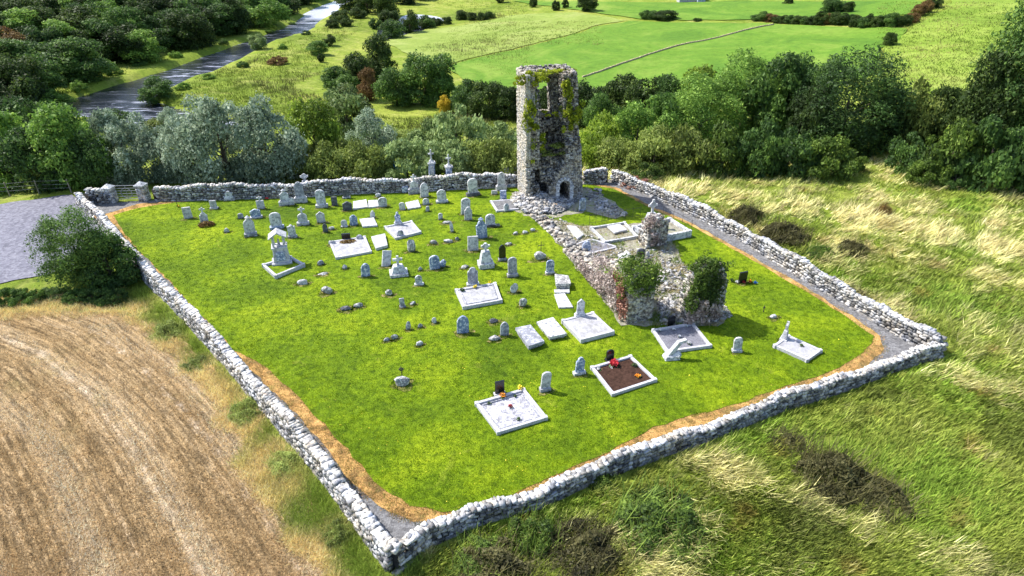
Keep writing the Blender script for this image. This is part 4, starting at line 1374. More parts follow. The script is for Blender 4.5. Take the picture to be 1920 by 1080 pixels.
# cross monuments
def celtic(x, yb, yt, w, label, mat='pale', basefrac=.38, bw=1.0, yaw=0, ringed=True):
    X, Y = at(x, yb); s = slant(X, Y); W = w * s / FPX; H = height_at(Y, 0, yt)
    GR.append((X, Y, W))
    root = empty('celtic_cross' if ringed else 'stone_cross', (X, Y, .03), FACE + rad(yaw))
    tag(root, label, 'cross monument')
    bh = H * basefrac
    mm = MB(); mm.box((0, 0, bh * .15), (W * bw, W * bw * .8, bh * .3)); mm.box((0, 0, bh * .3 + bh * .35), (W * bw * .8, W * bw * .6, bh * .7), taper=.62)
    mm.build('base', M[mat], root, .015)
    ch = H - bh
    c = MB().prism(cross_prof(W * .85, ch, .24), -.06, .06)
    if ringed: ring(c, (0, ch * .62), W * .30, W * .22, .09)
    c = c.build('cross', M[mat], root)
    c.location = (0, 0, bh - .02)
    return root
celtic(575, 361, 326, 17, 'tall pale monument with a ringed cross head, touching the back wall on the left', 'pale', .62, 1.15)
celtic(1219, 432, 374, 20, 'tall white ringed cross on a tapering base behind the pale ivy stump', 'white', .55, 1.5)
celtic(748, 515, 480, 21, 'small stone cross standing on a spreading rock base beside the tipped white slab', 'pale', .5, 1.6, ringed=False)
celtic(911, 500, 456, 19, 'ornate white pinnacled monument on a stepped base, middle of the yard', 'pale', .66, 1.5)
celtic(1469, 640, 603, 13, 'white cross monument at the head of the pale grave in the right lawn', 'white', .55, 1.3, yaw=40)
#celtic(811, 341, 283, 15, 'left of two tall cross-topped pillar monuments above the back wall, with a white panel', 'pale', .68, 1.0, ringed=False)
#celtic(843, 346, 292, 15, 'right of two tall cross-topped pillar monuments above the back wall, with a dark shaft', 'grey', .72, 1.0, ringed=False)

def pillar(x, yb, yt, w, label, shaft, panel=None):
    X, Y = at(x, yb); s = slant(X, Y); W = w * s / FPX; H = height_at(Y, 0, yt)
    root = empty('pillar_monument', (X, Y, .03), FACE); tag(root, label, 'cross monument')
    MB().box((0, 0, H * .09), (W * 1.2, W * 1.1, H * .18)).build('base', M['white'], root, .015)
    MB().box((0, 0, H * .39), (W * .85, W * .8, H * .46), taper=.92).build('shaft', M[shaft], root, .01)
    m = MB(); m.box((0, 0, H * .62), (W * 1.1, W * 1.05, H * .04)); m.box((0, 0, H * .67), (W * .95, W * .9, H * .08), taper=.3); m.build('cap', M['pale'], root)
    c = MB().prism(cross_prof(H * .17, H * .31, .24), -.05, .05).build('cross', M['pale'], root); c.location = (0, 0, H * .72)
    if panel: MB().box((0, -W * .46, H * .4), (W * .5, .03, H * .3)).build('inscription_panel', M['white'], root)
pillar(811, 341, 283, 13, 'left of two tall cross-topped pillar monuments above the back wall, with a white panel', 'blue', 1)
pillar(843, 346, 292, 13, 'right of two tall cross-topped pillar monuments above the back wall, with a plain dark shaft', 'blue')
# toppled cross monument leaning over the grey-chip grave
X, Y = at(1258, 672)
root = empty('leaning_monument', (X, Y, .03), rad(8)); tag(root, 'white slab leaning hard right on a rocky base, at the corner of the grey-chip grave', 'headstone')
MB().box((0, 0, .10), (.75, .5, .2), taper=.8).build('base', M['pale'], root, .02)
s_ = MB().prism(prof('flat', .2, .95), -.12, .12).build('slab', M['white'], root, .015); s_.matrix_local = Matrix.Translation((-.18, 0, .1)) @ Matrix.Rotation(rad(32), 4, 'Y')
s_ = MB().prism(prof('flat', .14, .42), -.1, .1).build('arm', M['white'], root, .01); s_.matrix_local = Matrix.Translation((.22, 0, .86)) @ Matrix.Rotation(rad(75), 4, 'Y')
rockmesh('foot_stone', .22, .2, .2, 5, root, 'pale').location = (.22, -.1, .12)

# iron crosses
def ironcross(x, yb, yt, label, z=0.0, ringed=False):
    X, Y = at(x, yb); H = height_at(Y, z, yt)
    root = MB()
    root.bar((0, 0, -.05), (0, 0, H), .03, .03); root.bar((-H * .22, 0, H * .72), (H * .22, 0, H * .72), .03, .03)
    if ringed: ring(root, (0, H * .72), H * .17, H * .11, .03, 10)
    o = root.build('iron_cross', M['iron']); o.location = (X, Y, z); o.rotation_euler = (0, 0, FACE)
    return tag(o, label, 'iron cross')
ironcross(754, 709, 687, 'dark ringed iron cross set in the boulder of the lower lawn', .1, True)
ironcross(1014, 480, 453, 'thin dark iron cross on the boulder left of the nave', .1)
ironcross(334, 390, 373, 'small thin iron cross with a pot at its foot, left edge of the lawn')
ironcross(1431, 586, 573, 'small black toppled iron cross by the white stone block in the right lawn')

# ---- kerbed graves and slabs
def quad(px, z=0): return [Vector((*at(x, y, z), 0)) for x, y in px]
def plot(px, label, fill, kerb='kerb', kw=.14, kh=.16, fh=.06, gaps=(), name='kerbed_grave', cat='grave', cornerposts=True, inner=False):
    q = quad(px, kh)
    c = sum(q, Vector()) / 4
    root = empty(name, (c.x, c.y, .03))
    tag(root, label, cat)
    l = [p - c for p in q]
    GR.append((c.x, c.y, 1.0))
    m = MB()
    ins = [p - p.normalized() * kw * .7 for p in l]
    for i in range(4):
        if i in gaps: continue
        a, b = ins[i], ins[(i + 1) % 4]
        d = (b - a).normalized()
        m.bar(Vector((a.x, a.y, kh / 2 - .02)) + d * kw * .5, Vector((b.x, b.y, kh / 2 - .02)) - d * kw * .5, kw, kh + .04)
    m.build('kerb', M[kerb], root, .01)
    if cornerposts:
        for p in ins:
            MB().box((p.x, p.y, kh / 2), (kw * 1.25, kw * 1.25, kh + .05), rz=FACE).build('corner_block', M[kerb], root, .012)
    f = [p * .93 for p in ins]
    mm = MB()
    vs = [mm.bm.verts.new((p.x, p.y, fh)) for p in f]
    mm.bm.faces.new(vs)
    mm.build('infill', M[fill], root)
    if inner:
        f2 = [p * .84 for p in ins]; mm = MB()
        for i in range(4):
            mm.bar(Vector((f2[i].x, f2[i].y, fh + .02)), Vector((f2[(i+1) % 4].x, f2[(i+1) % 4].y, fh + .02)), .05, .05)
        mm.build('inner_edging', M['grey'], root)
    return root
def slab(px, h, label, mat='pale', name='ledger_stone', cat='grave slab', tilt=0, thick=None, z0=0):
    q = quad(px, h + z0)
    c = sum(q, Vector()) / 4
    root = empty(name, (c.x, c.y, .03 + z0)); tag(root, label, cat)
    GR.append((c.x, c.y, .8))
    th = thick or h
    m = MB(); l = [p - c for p in q]
    a = [m.bm.verts.new((p.x, p.y, h - min(th, h + .05))) for p in l]; b = [m.bm.verts.new((p.x, p.y, h)) for p in l]
    m.bm.faces.new(a[::-1]); m.bm.faces.new(b)
    for i in range(4): m.bm.faces.new([a[i], a[(i+1) % 4], b[(i+1) % 4], b[i]])
    m.build('top_slab', M[mat], root, .015)
    if thick and h > thick:
        m = MB(); l = [p * .86 for p in l]
        a = [m.bm.verts.new((p.x, p.y, -.05)) for p in l]; b = [m.bm.verts.new((p.x, p.y, h - thick)) for p in l]
        m.bm.faces.new(a[::-1]); m.bm.faces.new(b)
        for i in range(4): m.bm.faces.new([a[i], a[(i+1) % 4], b[(i+1) % 4], b[i]])
        m.build('side_walls', M['rock'], root)
    return root
M['soil_thatch'] = M['soil']
plot([(890,755),(983,728),(1027,783),(933,812)], 'large kerbed grave of white stone chips, nearest the front corner', 'chips', inner=True)
plot([(1107,688),(1183,666),(1232,712),(1148,740)], 'kerbed grave of dark soil with sparse flowers, in front of a black round headstone', 'soil', kh=.15)
plot([(853,543),(930,530),(942,563),(868,576)], 'grave with a smooth white top and stepped edge, middle of the yard', 'concrete', kh=.2, fh=.17, inner=True)
plot([(1222,618),(1300,605),(1335,648),(1250,660)], 'kerbed grave of grey chips in front of the ruined nave', 'slate_chips')
plot([(617,453),(685,443),(697,472),(630,484)], 'white kerbed grave with an oval of brown heather at its head', 'concrete', kh=.14, fh=.11)
plot([(1053,600),(1112,585),(1152,622),(1090,638)], 'grave with a cream smooth top and pale kerb, beside the two rough table slabs', 'concrete', kh=.22, fh=.18)
plot([(720,425),(772,414),(790,435),(742,447)], 'white kerbed grave with a sculpted monument at its head, upper middle lawn', 'concrete', kh=.16, fh=.1)
plot([(1450,647),(1477,628),(1542,657),(1515,676)], 'pale smooth kerbed grave at the right of the lawn, with a small pot on it', 'concrete', kh=.17, fh=.13)
plot([(919,377),(969,373),(980,391),(931,396)], 'grey flat kerbed grave at the foot of the tower rubble', 'gravel', kh=.12, fh=.1)
plot([(1106,426),(1172,416),(1197,443),(1134,454)], 'kerbed plot of rough rubble with a white slab lying on it, inside the nave', 'earth', kh=.2, kerb='pale')
plot([(1056,466),(1108,447),(1160,463),(1104,477)], 'low kerbed plot of grey gravel inside the nave', 'slate_chips', kh=.1, fh=.06, cornerposts=False)
plot([(1185,424),(1257,408),(1297,433),(1232,446)], 'tall-walled kerbed plot full of stones and weeds, behind the pale ivy stump', 'earth', kerb='pale', kh=.45, kw=.2, fh=.25)
plot([(491,496),(545,480),(572,495),(516,518)], 'kerbed grassy plot around the canopied shrine', 'lawn', kh=.22, fh=.06)
slab([(966,615),(995,609),(1021,640),(991,650)], .32, 'rough grey table slab left of the other table slab', 'grey', 'table_tomb', 'grave slab', thick=.16)
slab([(1006,604),(1037,595),(1063,626),(1031,633)], .28, 'rough pale table slab between a darker one and the cream grave', 'pale', 'table_tomb', 'grave slab', thick=.14)
slab([(662,378),(687,374),(690,388),(662,392)], .12, 'left and longer white ledger slab of the touching pair in the far rows', 'white')
slab([(690,376),(708,375),(710,387),(691,389)], .12, 'right and shorter white ledger slab of the touching pair in the far rows', 'white')
slab([(760,380),(784,375),(789,388),(765,392)], .12, 'single white ledger slab behind a low round white stone', 'white')
slab([(674,411),(701,408),(708,423),(680,425)], .13, 'white ledger slab with a small stone post at its corner', 'white')
slab([(696,444),(722,438),(727,460),(705,466)], .2, 'clean white slab right of the grave with the heather oval', 'white')
slab([(1039,552),(1059,550),(1075,576),(1048,577)], .1, 'broken white ledger slab left of the nave wall', 'white')
slab([(1040,514),(1066,517),(1071,532),(1042,533)], .42, 'collapsed box tomb with a rough grey lid, left of the nave wall', 'rock', 'box_tomb', 'grave slab', thick=.16)
slab([(1039,543),(1068,543),(1068,549),(1040,549)], .1, 'long narrow stone bar below the collapsed box tomb', 'pale')
slab([(1063,423),(1080,424),(1095,440),(1083,448)], .16, 'bright white slab lying tilted in the nave rubble', 'white')
slab([(1138,424),(1162,420),(1176,431),(1152,437)], .12, 'white slab lying on the rubble-filled kerbed plot', 'white', z0=.12)
slab([(949,338),(968,338),(969,346),(951,347)], .25, 'low blue-grey chest at the foot of the tower, behind the ogee-topped stone', 'blue', 'box_tomb')
slab([(1158,478),(1178,471),(1188,486),(1168,492)], .3, 'pale slab jutting from the nave rubble left of the dark arched headstone', 'white')

headstone(747, 424, 396, 10, 'shoulder', 'blue', 'sculpted figure-like dark and white monument at the head of a white kerbed grave', base=1, top='urn', basemat='pale')
headstone(699, 409, 394, 9, 'shoulder', 'pale', 'small stone post at the corner of a white ledger slab', top='urn')
headstone(650, 452, 438, 16, 'flat', 'black', 'black flat-topped headstone over the oval of brown heather')
rough(624, 460, 451, 13, 'grey rough stone at the left head corner of the heather grave', 'grey')
rough(675, 451, 440, 12, 'grey rough stone at the right head corner of the heather grave', 'grey')
rough(751, 446, 432, 12, 'small grey carved fragment standing on a white kerbed grave', 'grey')

# canopied shrine
X, Y = at(530, 493)
sh = empty('canopied_shrine', (X, Y, .03), FACE + rad(3)); tag(sh, 'white shrine monument with a small gabled canopy on posts, in its own kerbed grassy plot', 'monument')
MB().box((0, 0, .09), (1.15, .95, .18)).build('base', M['white'], sh, .02)
MB().box((0, 0, .62), (.92, .74, .9), taper=.84).build('pedestal', M['white'], sh, .02)
MB().prism([(-.26, 0), (.26, 0), (.24, .52), (-.24, .52)], -.42, -.355, (0, 0, .33)).build('inscription_panel', M['blue'], sh)
MB().box((0, 0, 1.11), (.9, .74, .1)).build('cornice', M['white'], sh, .01)
for u in (-.3, .3):
    for v in (-.24, .24): MB().box((u, v, 1.48), (.11, .11, .66)).build('post', M['white'], sh, .01)
m = MB()
for sgn in (-1, 1):
    m.bar((0, -.38, 2.03), (0, .38, 2.03), .01, .01) if False else None
m.prism([(-.52, 1.78), (0, 2.13), (.52, 1.78), (.5, 1.72), (0, 2.04), (-.5, 1.72)][::-1], -.4, .4)
m.build('gabled_roof', M['white'], sh, .008)
mm = MB(); mm.tube((0, 0, 1.16), (0, 0, 1.45), .09, .06, 8); mm.tube((0, 0, 1.45), (0, 0, 1.58), .055, .05, 8)
mm.build('figure', M['grey'], sh)

# flowers, pots, planting
def posy(x, y, col, label, s=.11, z=.1, n=60, name='flowers', stem=True):
    X, Y = at(x, y, z)
    root = empty(name, (X, Y, z)); tag(root, label, 'flowers')
    rng = np.random.default_rng(int(x * 3 + y))
    d = rng.normal(0, 1, (n, 3)); d /= np.linalg.norm(d, axis=1, keepdims=True); d[:, 2] = np.abs(d[:, 2])
    V, F, T = leafcards(d * s * rng.uniform(.5, 1, (n, 1)) + [0, 0, s * .6], s * .35, rng)
    link('blooms', npmesh('blooms', V, F, T), M[col], root)
    d = rng.normal(0, 1, (n // 2, 3)); d[:, 2] = np.abs(d[:, 2]) * .4
    V, F, T = leafcards(d * s * .5 + [0, 0, s * .3], s * .35, rng)
    link('leaves', npmesh('leaves', V, F, T), M['green_leaf'], root)
    MB().tube((0, 0, -.02), (0, 0, s * .6), s * .3, s * .42, 8).build('pot', M['dark'], root)
    return root
posy(943, 745, 'orange', 'bunch of orange flowers at the foot of the black square headstone', .16)
posy(976, 731, 'yellow', 'yellow flowers on the far corner of the white-chip grave', .15)
posy(957, 764, 'red', 'dark pot with dull red flowers in the middle of the white-chip grave', .10)
posy(966, 744, 'green_leaf', 'small green sprig in a pot near the head of the white-chip grave', .08)
posy(917, 758, 'green_leaf', 'small green sprig in a pot at the left of the white-chip grave', .08)
posy(973, 787, 'green_leaf', 'small green sprig in a pot near the front of the white-chip grave', .08)
posy(1151, 686, 'red', 'tall dark red flowering plant in the dark soil grave', .2, .05, 120)
posy(1146, 690, 'whitep', 'white vase beside the red plant in the dark soil grave', .07, .05)
posy(1195, 708, 'orange', 'straggly orange flowers near the front of the dark soil grave', .13, .05)
posy(1190, 688, 'green_leaf', 'low green plant on the right side of the dark soil grave', .13, .05)
posy(1122, 694, 'whitep', 'white plaque with petals at the left corner of the dark soil grave', .1, .05)
posy(891, 540, 'yellow', 'yellow flowers at the foot of the large grey shouldered headstone', .12, .2)
posy(867, 546, 'green_leaf', 'dark green sprig on the left of the white-topped grave', .12, .2)
posy(918, 531, 'yellow', 'pale yellowish ball of flowers at the far right corner of the white-topped grave', .1, .2)
posy(1237, 620, 'whitep', 'white posy at the left far corner of the grey-chip grave', .09)
posy(1263, 619, 'whitep', 'white posy in front of the black headstone on the grey-chip grave', .08)
posy(1287, 612, 'whitep', 'white posy at the right far corner of the grey-chip grave', .08)
posy(1274, 632, 'whitep', 'white posy in the middle of the grey-chip grave', .08)
posy(1292, 645, 'whitep', 'white plaque and petals near the front of the grey-chip grave', .11)
posy(1503, 650, 'green_leaf', 'small dark pot plant on the pale grave at the right', .09, .13)
posy(1382, 531, 'whitep', 'white flowers before the black square headstone', .11, .04)
posy(1394, 531, 'red', 'red flowers in the row before the black square headstone', .1, .04)
posy(1406, 530, 'orange', 'orange flowers in the row before the black square headstone', .12, .04)
posy(1415, 532, 'bluep', 'bright blue ornament at the right end of the flower row', .11, .04)
posy(1372, 528, 'green_leaf', 'dark greenery at the left end of the flower row', .13, .04)
posy(500, 374, 'red', 'red and black wreath beside a white cross-topped slab', .12, .04)
posy(335, 388, 'yellow', 'small pot of pale flowers at the foot of the thin iron cross', .1, .04)
posy(1063, 360, 'yellow', 'dull yellow posy on the tower doorstep', .08, .1)
# heather patches
def heather(x, y, w, d, col, label, h=.25):
    X, Y = at(x, y); s = slant(X, Y); W = w * s / FPX / 2
    rng = np.random.default_rng(int(x))
    n = 700
    a = rng.uniform(0, 6.28, n); r = np.sqrt(rng.random(n))
    P = np.stack([np.cos(a) * r * W, np.sin(a) * r * W * d, .05 + h * rng.random(n) * (1 - r * r)], -1)
    V, F, T = leafcards(P, .05, rng)
    o = link('heather_patch', npmesh('heather_patch', V, F, T), LEAF[col]); o.location = (X, Y, .06); o.rotation_euler = (0, 0, FACE)
    return tag(o, label, 'plant')
heather(388, 424, 30, .7, 'brown', 'round dark heather patch in front of the pale cross-topped headstone')
heather(653, 457, 34, .55, 'brown', 'oval of brown heather at the head of the white kerbed grave', .15)

# iron railings round the kerbed plots
def railing(px, label, h=.85, step=.45):
    pts = [at(x, y) for x, y in px]
    root = empty('iron_railing', (pts[0][0], pts[0][1], .03)); tag(root, label, 'railing')
    o = np.array(pts[0])
    R = resample(pts, step, False)
    for p in R:
        m = MB(); m.tube((p[0] - o[0], p[1] - o[1], -.03), (p[0] - o[0], p[1] - o[1], h), .012, .01, 5); m.build('upright', M['iron'], root)
    m = MB()
    for z in (.15, h * .85):
        for a, b in zip(pts[:-1], pts[1:]): m.bar((a[0] - o[0], a[1] - o[1], z), (b[0] - o[0], b[1] - o[1], z), .016, .016)
    m.build('rails', M['iron'], root)
railing([(1105,423),(1140,417),(1172,412),(1200,408)], 'rusty iron railing standing behind the rubble-filled kerbed plot')
railing([(1243,405),(1262,412),(1296,430)], 'thin iron railing along the right edge of the tall-walled plot', .7, .6)

# ------------------------------------------------------------------ gate, piers, fences
for (x, yb, yt, w, lab) in ((211,379,344,17,'left stone gate pier with a pyramid cap'), (272,375,339,17,'right stone gate pier with a pyramid cap')):
    X, Y = at(x, yb); s = slant(X, Y); W = w * s / FPX; H = height_at(Y, 0, yt)
    rt = empty('gate_pier', (X, Y, 0), rad(-6)); tag(rt, lab, 'gate pier')
    o = masonry_solid('masonry', lambda U, V, Z, nz: U > -1, W * .86, W * .86, H * .74, (-W * .43, -W * .43, 0), 0, cell=(.2, .2, .16), mat='masonry', seed=int(x), tintlo=.3, tinthi=1.0, lich=1)
    o.parent = rt
    m = MB(); m.box((0, 0, H * .79), (W * 1.05, W * 1.05, H * .06)); m.box((0, 0, H * .90), (W * 1.0, W * 1.0, H * .17), taper=.05)
    m.build('cap', M['pale'], rt)
g0 = at(221, 377); g1_ = at(263, 376)
def gate(p0, p1, label, h=1.15):
    a = Vector((*p0, 0)); b = Vector((*p1, 0)); d = b - a; L = d.length
    rt = empty('metal_gate', (a.x, a.y, .03), math.atan2(d.y, d.x)); tag(rt, label, 'gate')
    m = MB()
    for z in (.12, h): m.tube((0, 0, z), (L, 0, z), .022, .022, 6)
    for u in (0, L): m.tube((u, 0, .0), (u, 0, h), .025, .025, 6)
    m.build('gate_frame', M['steel'], rt)
    for z in (.33, .54, .75, .95):
        m = MB(); m.tube((0, 0, z), (L, 0, z), .016, .016, 6); m.build('bar', M['steel'], rt)
    m = MB(); ring(m, (L * .5, h * .5), .4, .36, .03); m.build('ring', M['steel'], rt)
    m = MB(); m.tube((L * .5, 0, 0.1), (L * .5, 0, h), .014, .014, 6); m.build('brace', M['steel'], rt)
gate(g0, g1_, 'dark barred metal gate with a ring in its middle, between the two stone piers')
def fence(px, label, n, h=1.1):
    pts = [hit(x, y) for x, y in px]
    o = pts[0]
    rt = empty('wire_fence', o); tag(rt, label, 'fence')
    R = resample(pts, math.hypot(pts[-1][0] - o[0], pts[-1][1] - o[1]) / n, False)
    tp = []
    for i, p in enumerate(R):
        z = g1(p[0], p[1]); ln = random.uniform(-.06, .06)
        m = MB(); m.tube((p[0] - o[0], p[1] - o[1], z - o[2] - .3), (p[0] - o[0] + ln, p[1] - o[1], z - o[2] + h), .05, .045, 7)
        m.build('post', M['wood'], rt)
        tp.append((p[0] - o[0], p[1] - o[1], z - o[2]))
    for hh in (.4, .7, 1.0):
        m = MB()
        for a, b in zip(tp[:-1], tp[1:]): m.bar((a[0], a[1], a[2] + hh), (b[0], b[1], b[2] + hh), .012, .012)
        m.build('wire', M['steel'], rt)
fence([(285,341),(330,341),(420,340),(540,338)], 'post and wire fence just behind the back wall on the left', 6, 1.15)
fence([(-60,372),(20,369),(75,366),(135,362)], 'post and wire fence at the far side of the gravel car park', 6)
fence([(1085,196),(1200,122)], 'x', 4) if False else None

# low pale stone wall crossing the green pasture
pts = [hit(x, y) for x, y in [(1092,150),(1150,128),(1215,106),(1290,84),(1370,67),(1450,48)]]
R = resample([p[:2] for p in pts], 1.1, False)
C = []; S = []; Yw = []
for a, b in zip(R[:-1], R[1:]):
    for k in range(2):
        p = a + (b - a) * (k + .5) / 2; z = g1(*p)
        C.append((p[0], p[1], z + .22)); S.append((.34, .14, .24)); Yw.append(math.atan2(b[1] - a[1], b[0] - a[0]))
V, F = stones(np.array(C), np.array(S), np.array(Yw), .05, .1)
T = np.repeat(np.stack([np.random.default_rng(3).uniform(.35, .8, len(C)), np.ones(len(C)) * .4, np.ones(len(C))], -1), 26, 0)
tag(link('field_wall', npmesh('field_wall', V, F, T), m_flat('tan_stone', (.42,.36,.22), .95, .1, .3, 3)), 'thin straight tan stone wall crossing the green pasture', 'wall')
# blue drum in the scrub
X, Y, Z = at(733, 331)[0], at(733, 331)[1] + 1.5, -.7
rt = empty('plastic_drum', (X, Y, g1(X, Y))); tag(rt, 'bright blue plastic drum among the bushes behind the back wall', 'drum')
zt = height_at(Y, g1(X, Y), 305)
MB().tube((0, 0, 0), (0, 0, zt), .28, .28, 14).build('drum', M['bluep'], rt)
MB().tube((0, 0, zt - .02), (0, 0, zt + .03), .30, .30, 14).build('lid', M['bluep'], rt)
# white farm roofs at the very top of the picture
for (x, w, lab) in ((1288, 34, 'long white roof of a farm shed at the top edge of the fields'), (1312, 14, 'small dark-sided farm shed beside the long white roof')):
    X, Y, Z = hit(x, 3); s = slant(X, Y, Z); W = w * s / FPX
    rt = empty('farm_shed', (X, Y, Z)); tag(rt, lab, 'shed')
    MB().box((0, 0, .8), (W, 4, 2.2)).build('walls', M['concrete'] if w > 20 else M['blue'], rt)
    MB().prism([(-W/2 - .1, 1.9), (W/2 + .1, 1.9), (W/2 + .1, 2.1), (0, 2.5), (-W/2 - .1, 2.1)], -2.2, 2.2).build('roof', M['whitep'], rt)
# ------------------------------------------------------------------ trees and shrubs
# (x, base row, top row, width, crown, leaf, label)
TREES = [
 (30,352,222,120,'round','green','mid-green broad tree at the left edge behind the car park'),
 (95,350,245,110,'round','oak','dark bushy tree right of the one at the left edge, behind the car park'),
 (150,352,205,110,'tall','green','taller green tree left of the pale willows'),
 (195,352,250,80,'round','oak','low dark tree squeezed between the green tree and the first willow'),
 (248,344,218,98,'willow','willow','left silver willow behind the gate'),
 (318,342,250,75,'willow','willow','narrow silver willow between the two large ones'),
 (360,343,228,70,'willow','willow','shaded silver willow left of the largest one'),
 (432,342,188,130,'willow','willow','largest silver willow behind the back wall'),
 (512,340,198,115,'willow','willow','right-hand silver willow next to the yellow-green tree'),
 (598,318,196,95,'round','lime','yellow-green tree right of the silver willows'),
 (655,255,170,105,'bush','scrub','broad olive-grey tree above the small silvery willow'),
 (700,292,214,76,'willow','willow','small round silvery willow alone right of the yellow-green tree'),
 (714,160,70,58,'tall','dark','dark round-headed tree standing highest left of the tower'),
 (800,195,105,92,'round','oak','large dark dome-shaped tree left of the tower'),
 (826,196,138,56,'round','green','lighter green tree in front of the dark dome-shaped one'),
 (835,214,181,22,'tall','gold','small golden-yellow tree left of the tower'),
 (640,178,128,62,'round','oak','dark tree at the left end of the wooded strip'),
 (678,168,104,58,'round','dark','dark tree just left of the highest round-headed one'),
 (693,192,132,36,'tall','brown','reddish-brown leafless-looking tree in the wooded strip'),
 (745,198,132,66,'round','oak','dark tree between the highest tree and the dark dome'),
 (880,212,152,62,'round','oak','dark tree right of the golden-yellow one'),
 (918,222,158,66,'round','dark','very dark rounded tree left of the tower, second from it'),
 (958,226,166,66,'round','dark','very dark rounded tree touching the left edge of the tower'),
 (1000,222,172,60,'round','dark','dark tree seen through the open tower window'),
 (1030,225,165,60,'round','dark','dark tree hidden mostly behind the tower'),
 (1098,238,160,70,'round','dark','dark tree at the right edge of the tower'),
 (1165,232,148,78,'round','dark','dark tree with a golden top, right of the tower'),
 (1128,250,180,60,'round','oak','shaded tree between the tower and the golden-topped one'),
 (1215,235,150,76,'round','dark','dark rounded tree right of the golden-topped one'),
 (1252,240,146,64,'tall','oak','dark green tree behind the bright green ones, right of the tower'),
 (1125,300,222,84,'bush','lime','bright yellow-green bushy tree beside the tower'),
 (1190,296,200,82,'round','green','green tree right of the bright yellow-green one'),
 (1240,290,185,92,'round','green','mid-green tree left of the bright rounded one'),
 (1308,282,150,128,'big','green','large bright green rounded tree in the right-hand wood'),
 (1300,240,130,70,'round','lime','yellow-tinged treetop behind the large bright green tree'),
 (1385,266,110,130,'big','green','tall green tree at the left of the big pair in the right-hand wood'),
 (1440,268,112,110,'round','oak','tall dark green tree between the big pair in the right-hand wood'),
 (1490,262,118,100,'round','oak','dark green tree left of the biggest one'),
 (1567,288,106,158,'big','oak','biggest dark green tree with pale leaf edges, right-hand wood'),
 (1515,290,170,90,'round','dark','shaded tree low at the left foot of the biggest tree'),
 (1655,282,178,76,'round','dark','dark tree right of the biggest one'),
 (1700,285,168,84,'bush','olive','brownish-olive low tree right of the dark tree'),
 (1755,285,172,90,'round','dark','dark low tree in the gap above which the far hill shows'),
 (1815,300,110,95,'tall','dark','dark tree stepping up left of the tallest one at the right edge'),
 (1875,300,35,120,'big','oak','tall dark tree at the right edge, second highest'),
 (1915,305,-40,190,'big','oak','tallest dark tree, cut by the right and top edges of the picture'),
 (1665,88,62,24,'round','dark','lone small dark tree in the far right pasture'),
 (1100,22,-12,36,'round','dark','lone dark tree at the top edge above the tower'),
 (704,56,35,20,'round','oak','small lone tree in the pale pasture near the far river bank'),
 (485,92,66,28,'round','scrub','round pale bush on the river bank'),
 (598,104,78,34,'round','oak','dark bush on the flats right of the river bend'),
 (619,88,66,22,'round','dark','small dark tree right of the dark bush on the flats'),
 (603,118,101,12,'round','dark','very small dark bush on the flats'),
 (522,122,106,34,'scrub','brown','low dark scrub clump on the flats'),
 (735,72,40,42,'round','oak','dark tree group edge at the head of the pale pasture'),
 (770,62,22,30,'round','dark','tall dark tree at the end of the far hedge'),
 (800,52,30,30,'round','oak','low dark tree in the far hedge'),
 (866,38,20,22,'round','dark','small dark tree in the far hedge, under the hill'),
 (885,38,24,20,'round','dark','second small dark tree in the far hedge, right of its twin'),
 (296,190,148,60,'round','oak','dark green bush on the point where the river turns'),
 (110,225,172,62,'round','green','bright rounded bush left of the near river'),
 (222,240,208,44,'round','oak','dark bush between the near river and the willows'),
 (300,262,225,50,'round','olive','olive bush in front of the small glimpse of river'),
 (330,255,205,40,'willow','willow','small pale willow on the bank behind the large ones'),
 (60,300,190,110,'round','oak','dark tree left of the bright rounded bush'),
 (-20,330,180,110,'round','oak','dark tree cut by the left edge of the picture'),
 (30,260,190,90,'round','dark','dark spreading tree at the left edge by the river'),
 (165,275,225,80,'bush','green','mid-green scrub tree above the tall green one'),
 (1000,14,-4,14,'round','dark','first small dark tree along the top field line'),
 (1042,20,2,14,'round','dark','second small tree along the top field line'),
 (1060,16,0,12,'round','dark','third small tree along the top field line'),
 (940,6,-14,18,'round','dark','dark tree touching the top edge above the far hedge'),
 (1210,36,20,22,'round','oak','left dark tree of the small pair in the upper pasture'),
 (1225,37,21,22,'round','oak','middle dark tree of the small group in the upper pasture'),
 (1248,38,20,40,'round','dark','widest dark tree of the small group in the upper pasture'),
 (1307,41,34,16,'bush','dark','tiny dark bush right of the small group in the upper pasture'),
 (1478,8,-4,20,'bush','dark','small dark bush at the top edge above the far hedge on the right'),
 (1560,24,-2,44,'round','oak','rounded tree rising out of the long far hedge'),
 (1590,24,4,18,'round','dark','small tree beside the rounded one in the long far hedge'),
]
for (x, yb, yt, w, kind, leaf, lab) in TREES:
    cat = 'bush' if 'bush' in lab or 'scrub' in lab else 'tree'
    tree(x, yb, yt, w, kind, leaf, 'willow_tree' if 'willow' in lab else ('bush' if cat == 'bush' else 'tree'), lab, cat)

# long far hedge of single thorn bushes
for i in range(26):
    x = 1418 + i * 13.2
    y = 40 + 8 * math.sin(i * .13) + (0 if x < 1700 else -(x - 1700) * .45) + (6 if x > 1600 and x < 1720 else 0)
    tree(x, y, y - random.uniform(17, 24) - (2 if i > 8 else -5), random.uniform(20, 28), 'round', random.choice(['oak', 'brown', 'dark', 'dark']), 'thorn_bush',
         'dark bush of the long hedge crossing the far right pasture', 'bush', 'bushes of the long far hedge')
tree(1573, 47, 31, 18, 'round', 'lime', 'bush', 'yellow-green bush, left of two at the foot of the long far hedge', 'bush')
tree(1601, 45, 28, 18, 'round', 'olive', 'bush', 'olive bush, right of two at the foot of the long far hedge', 'bush')
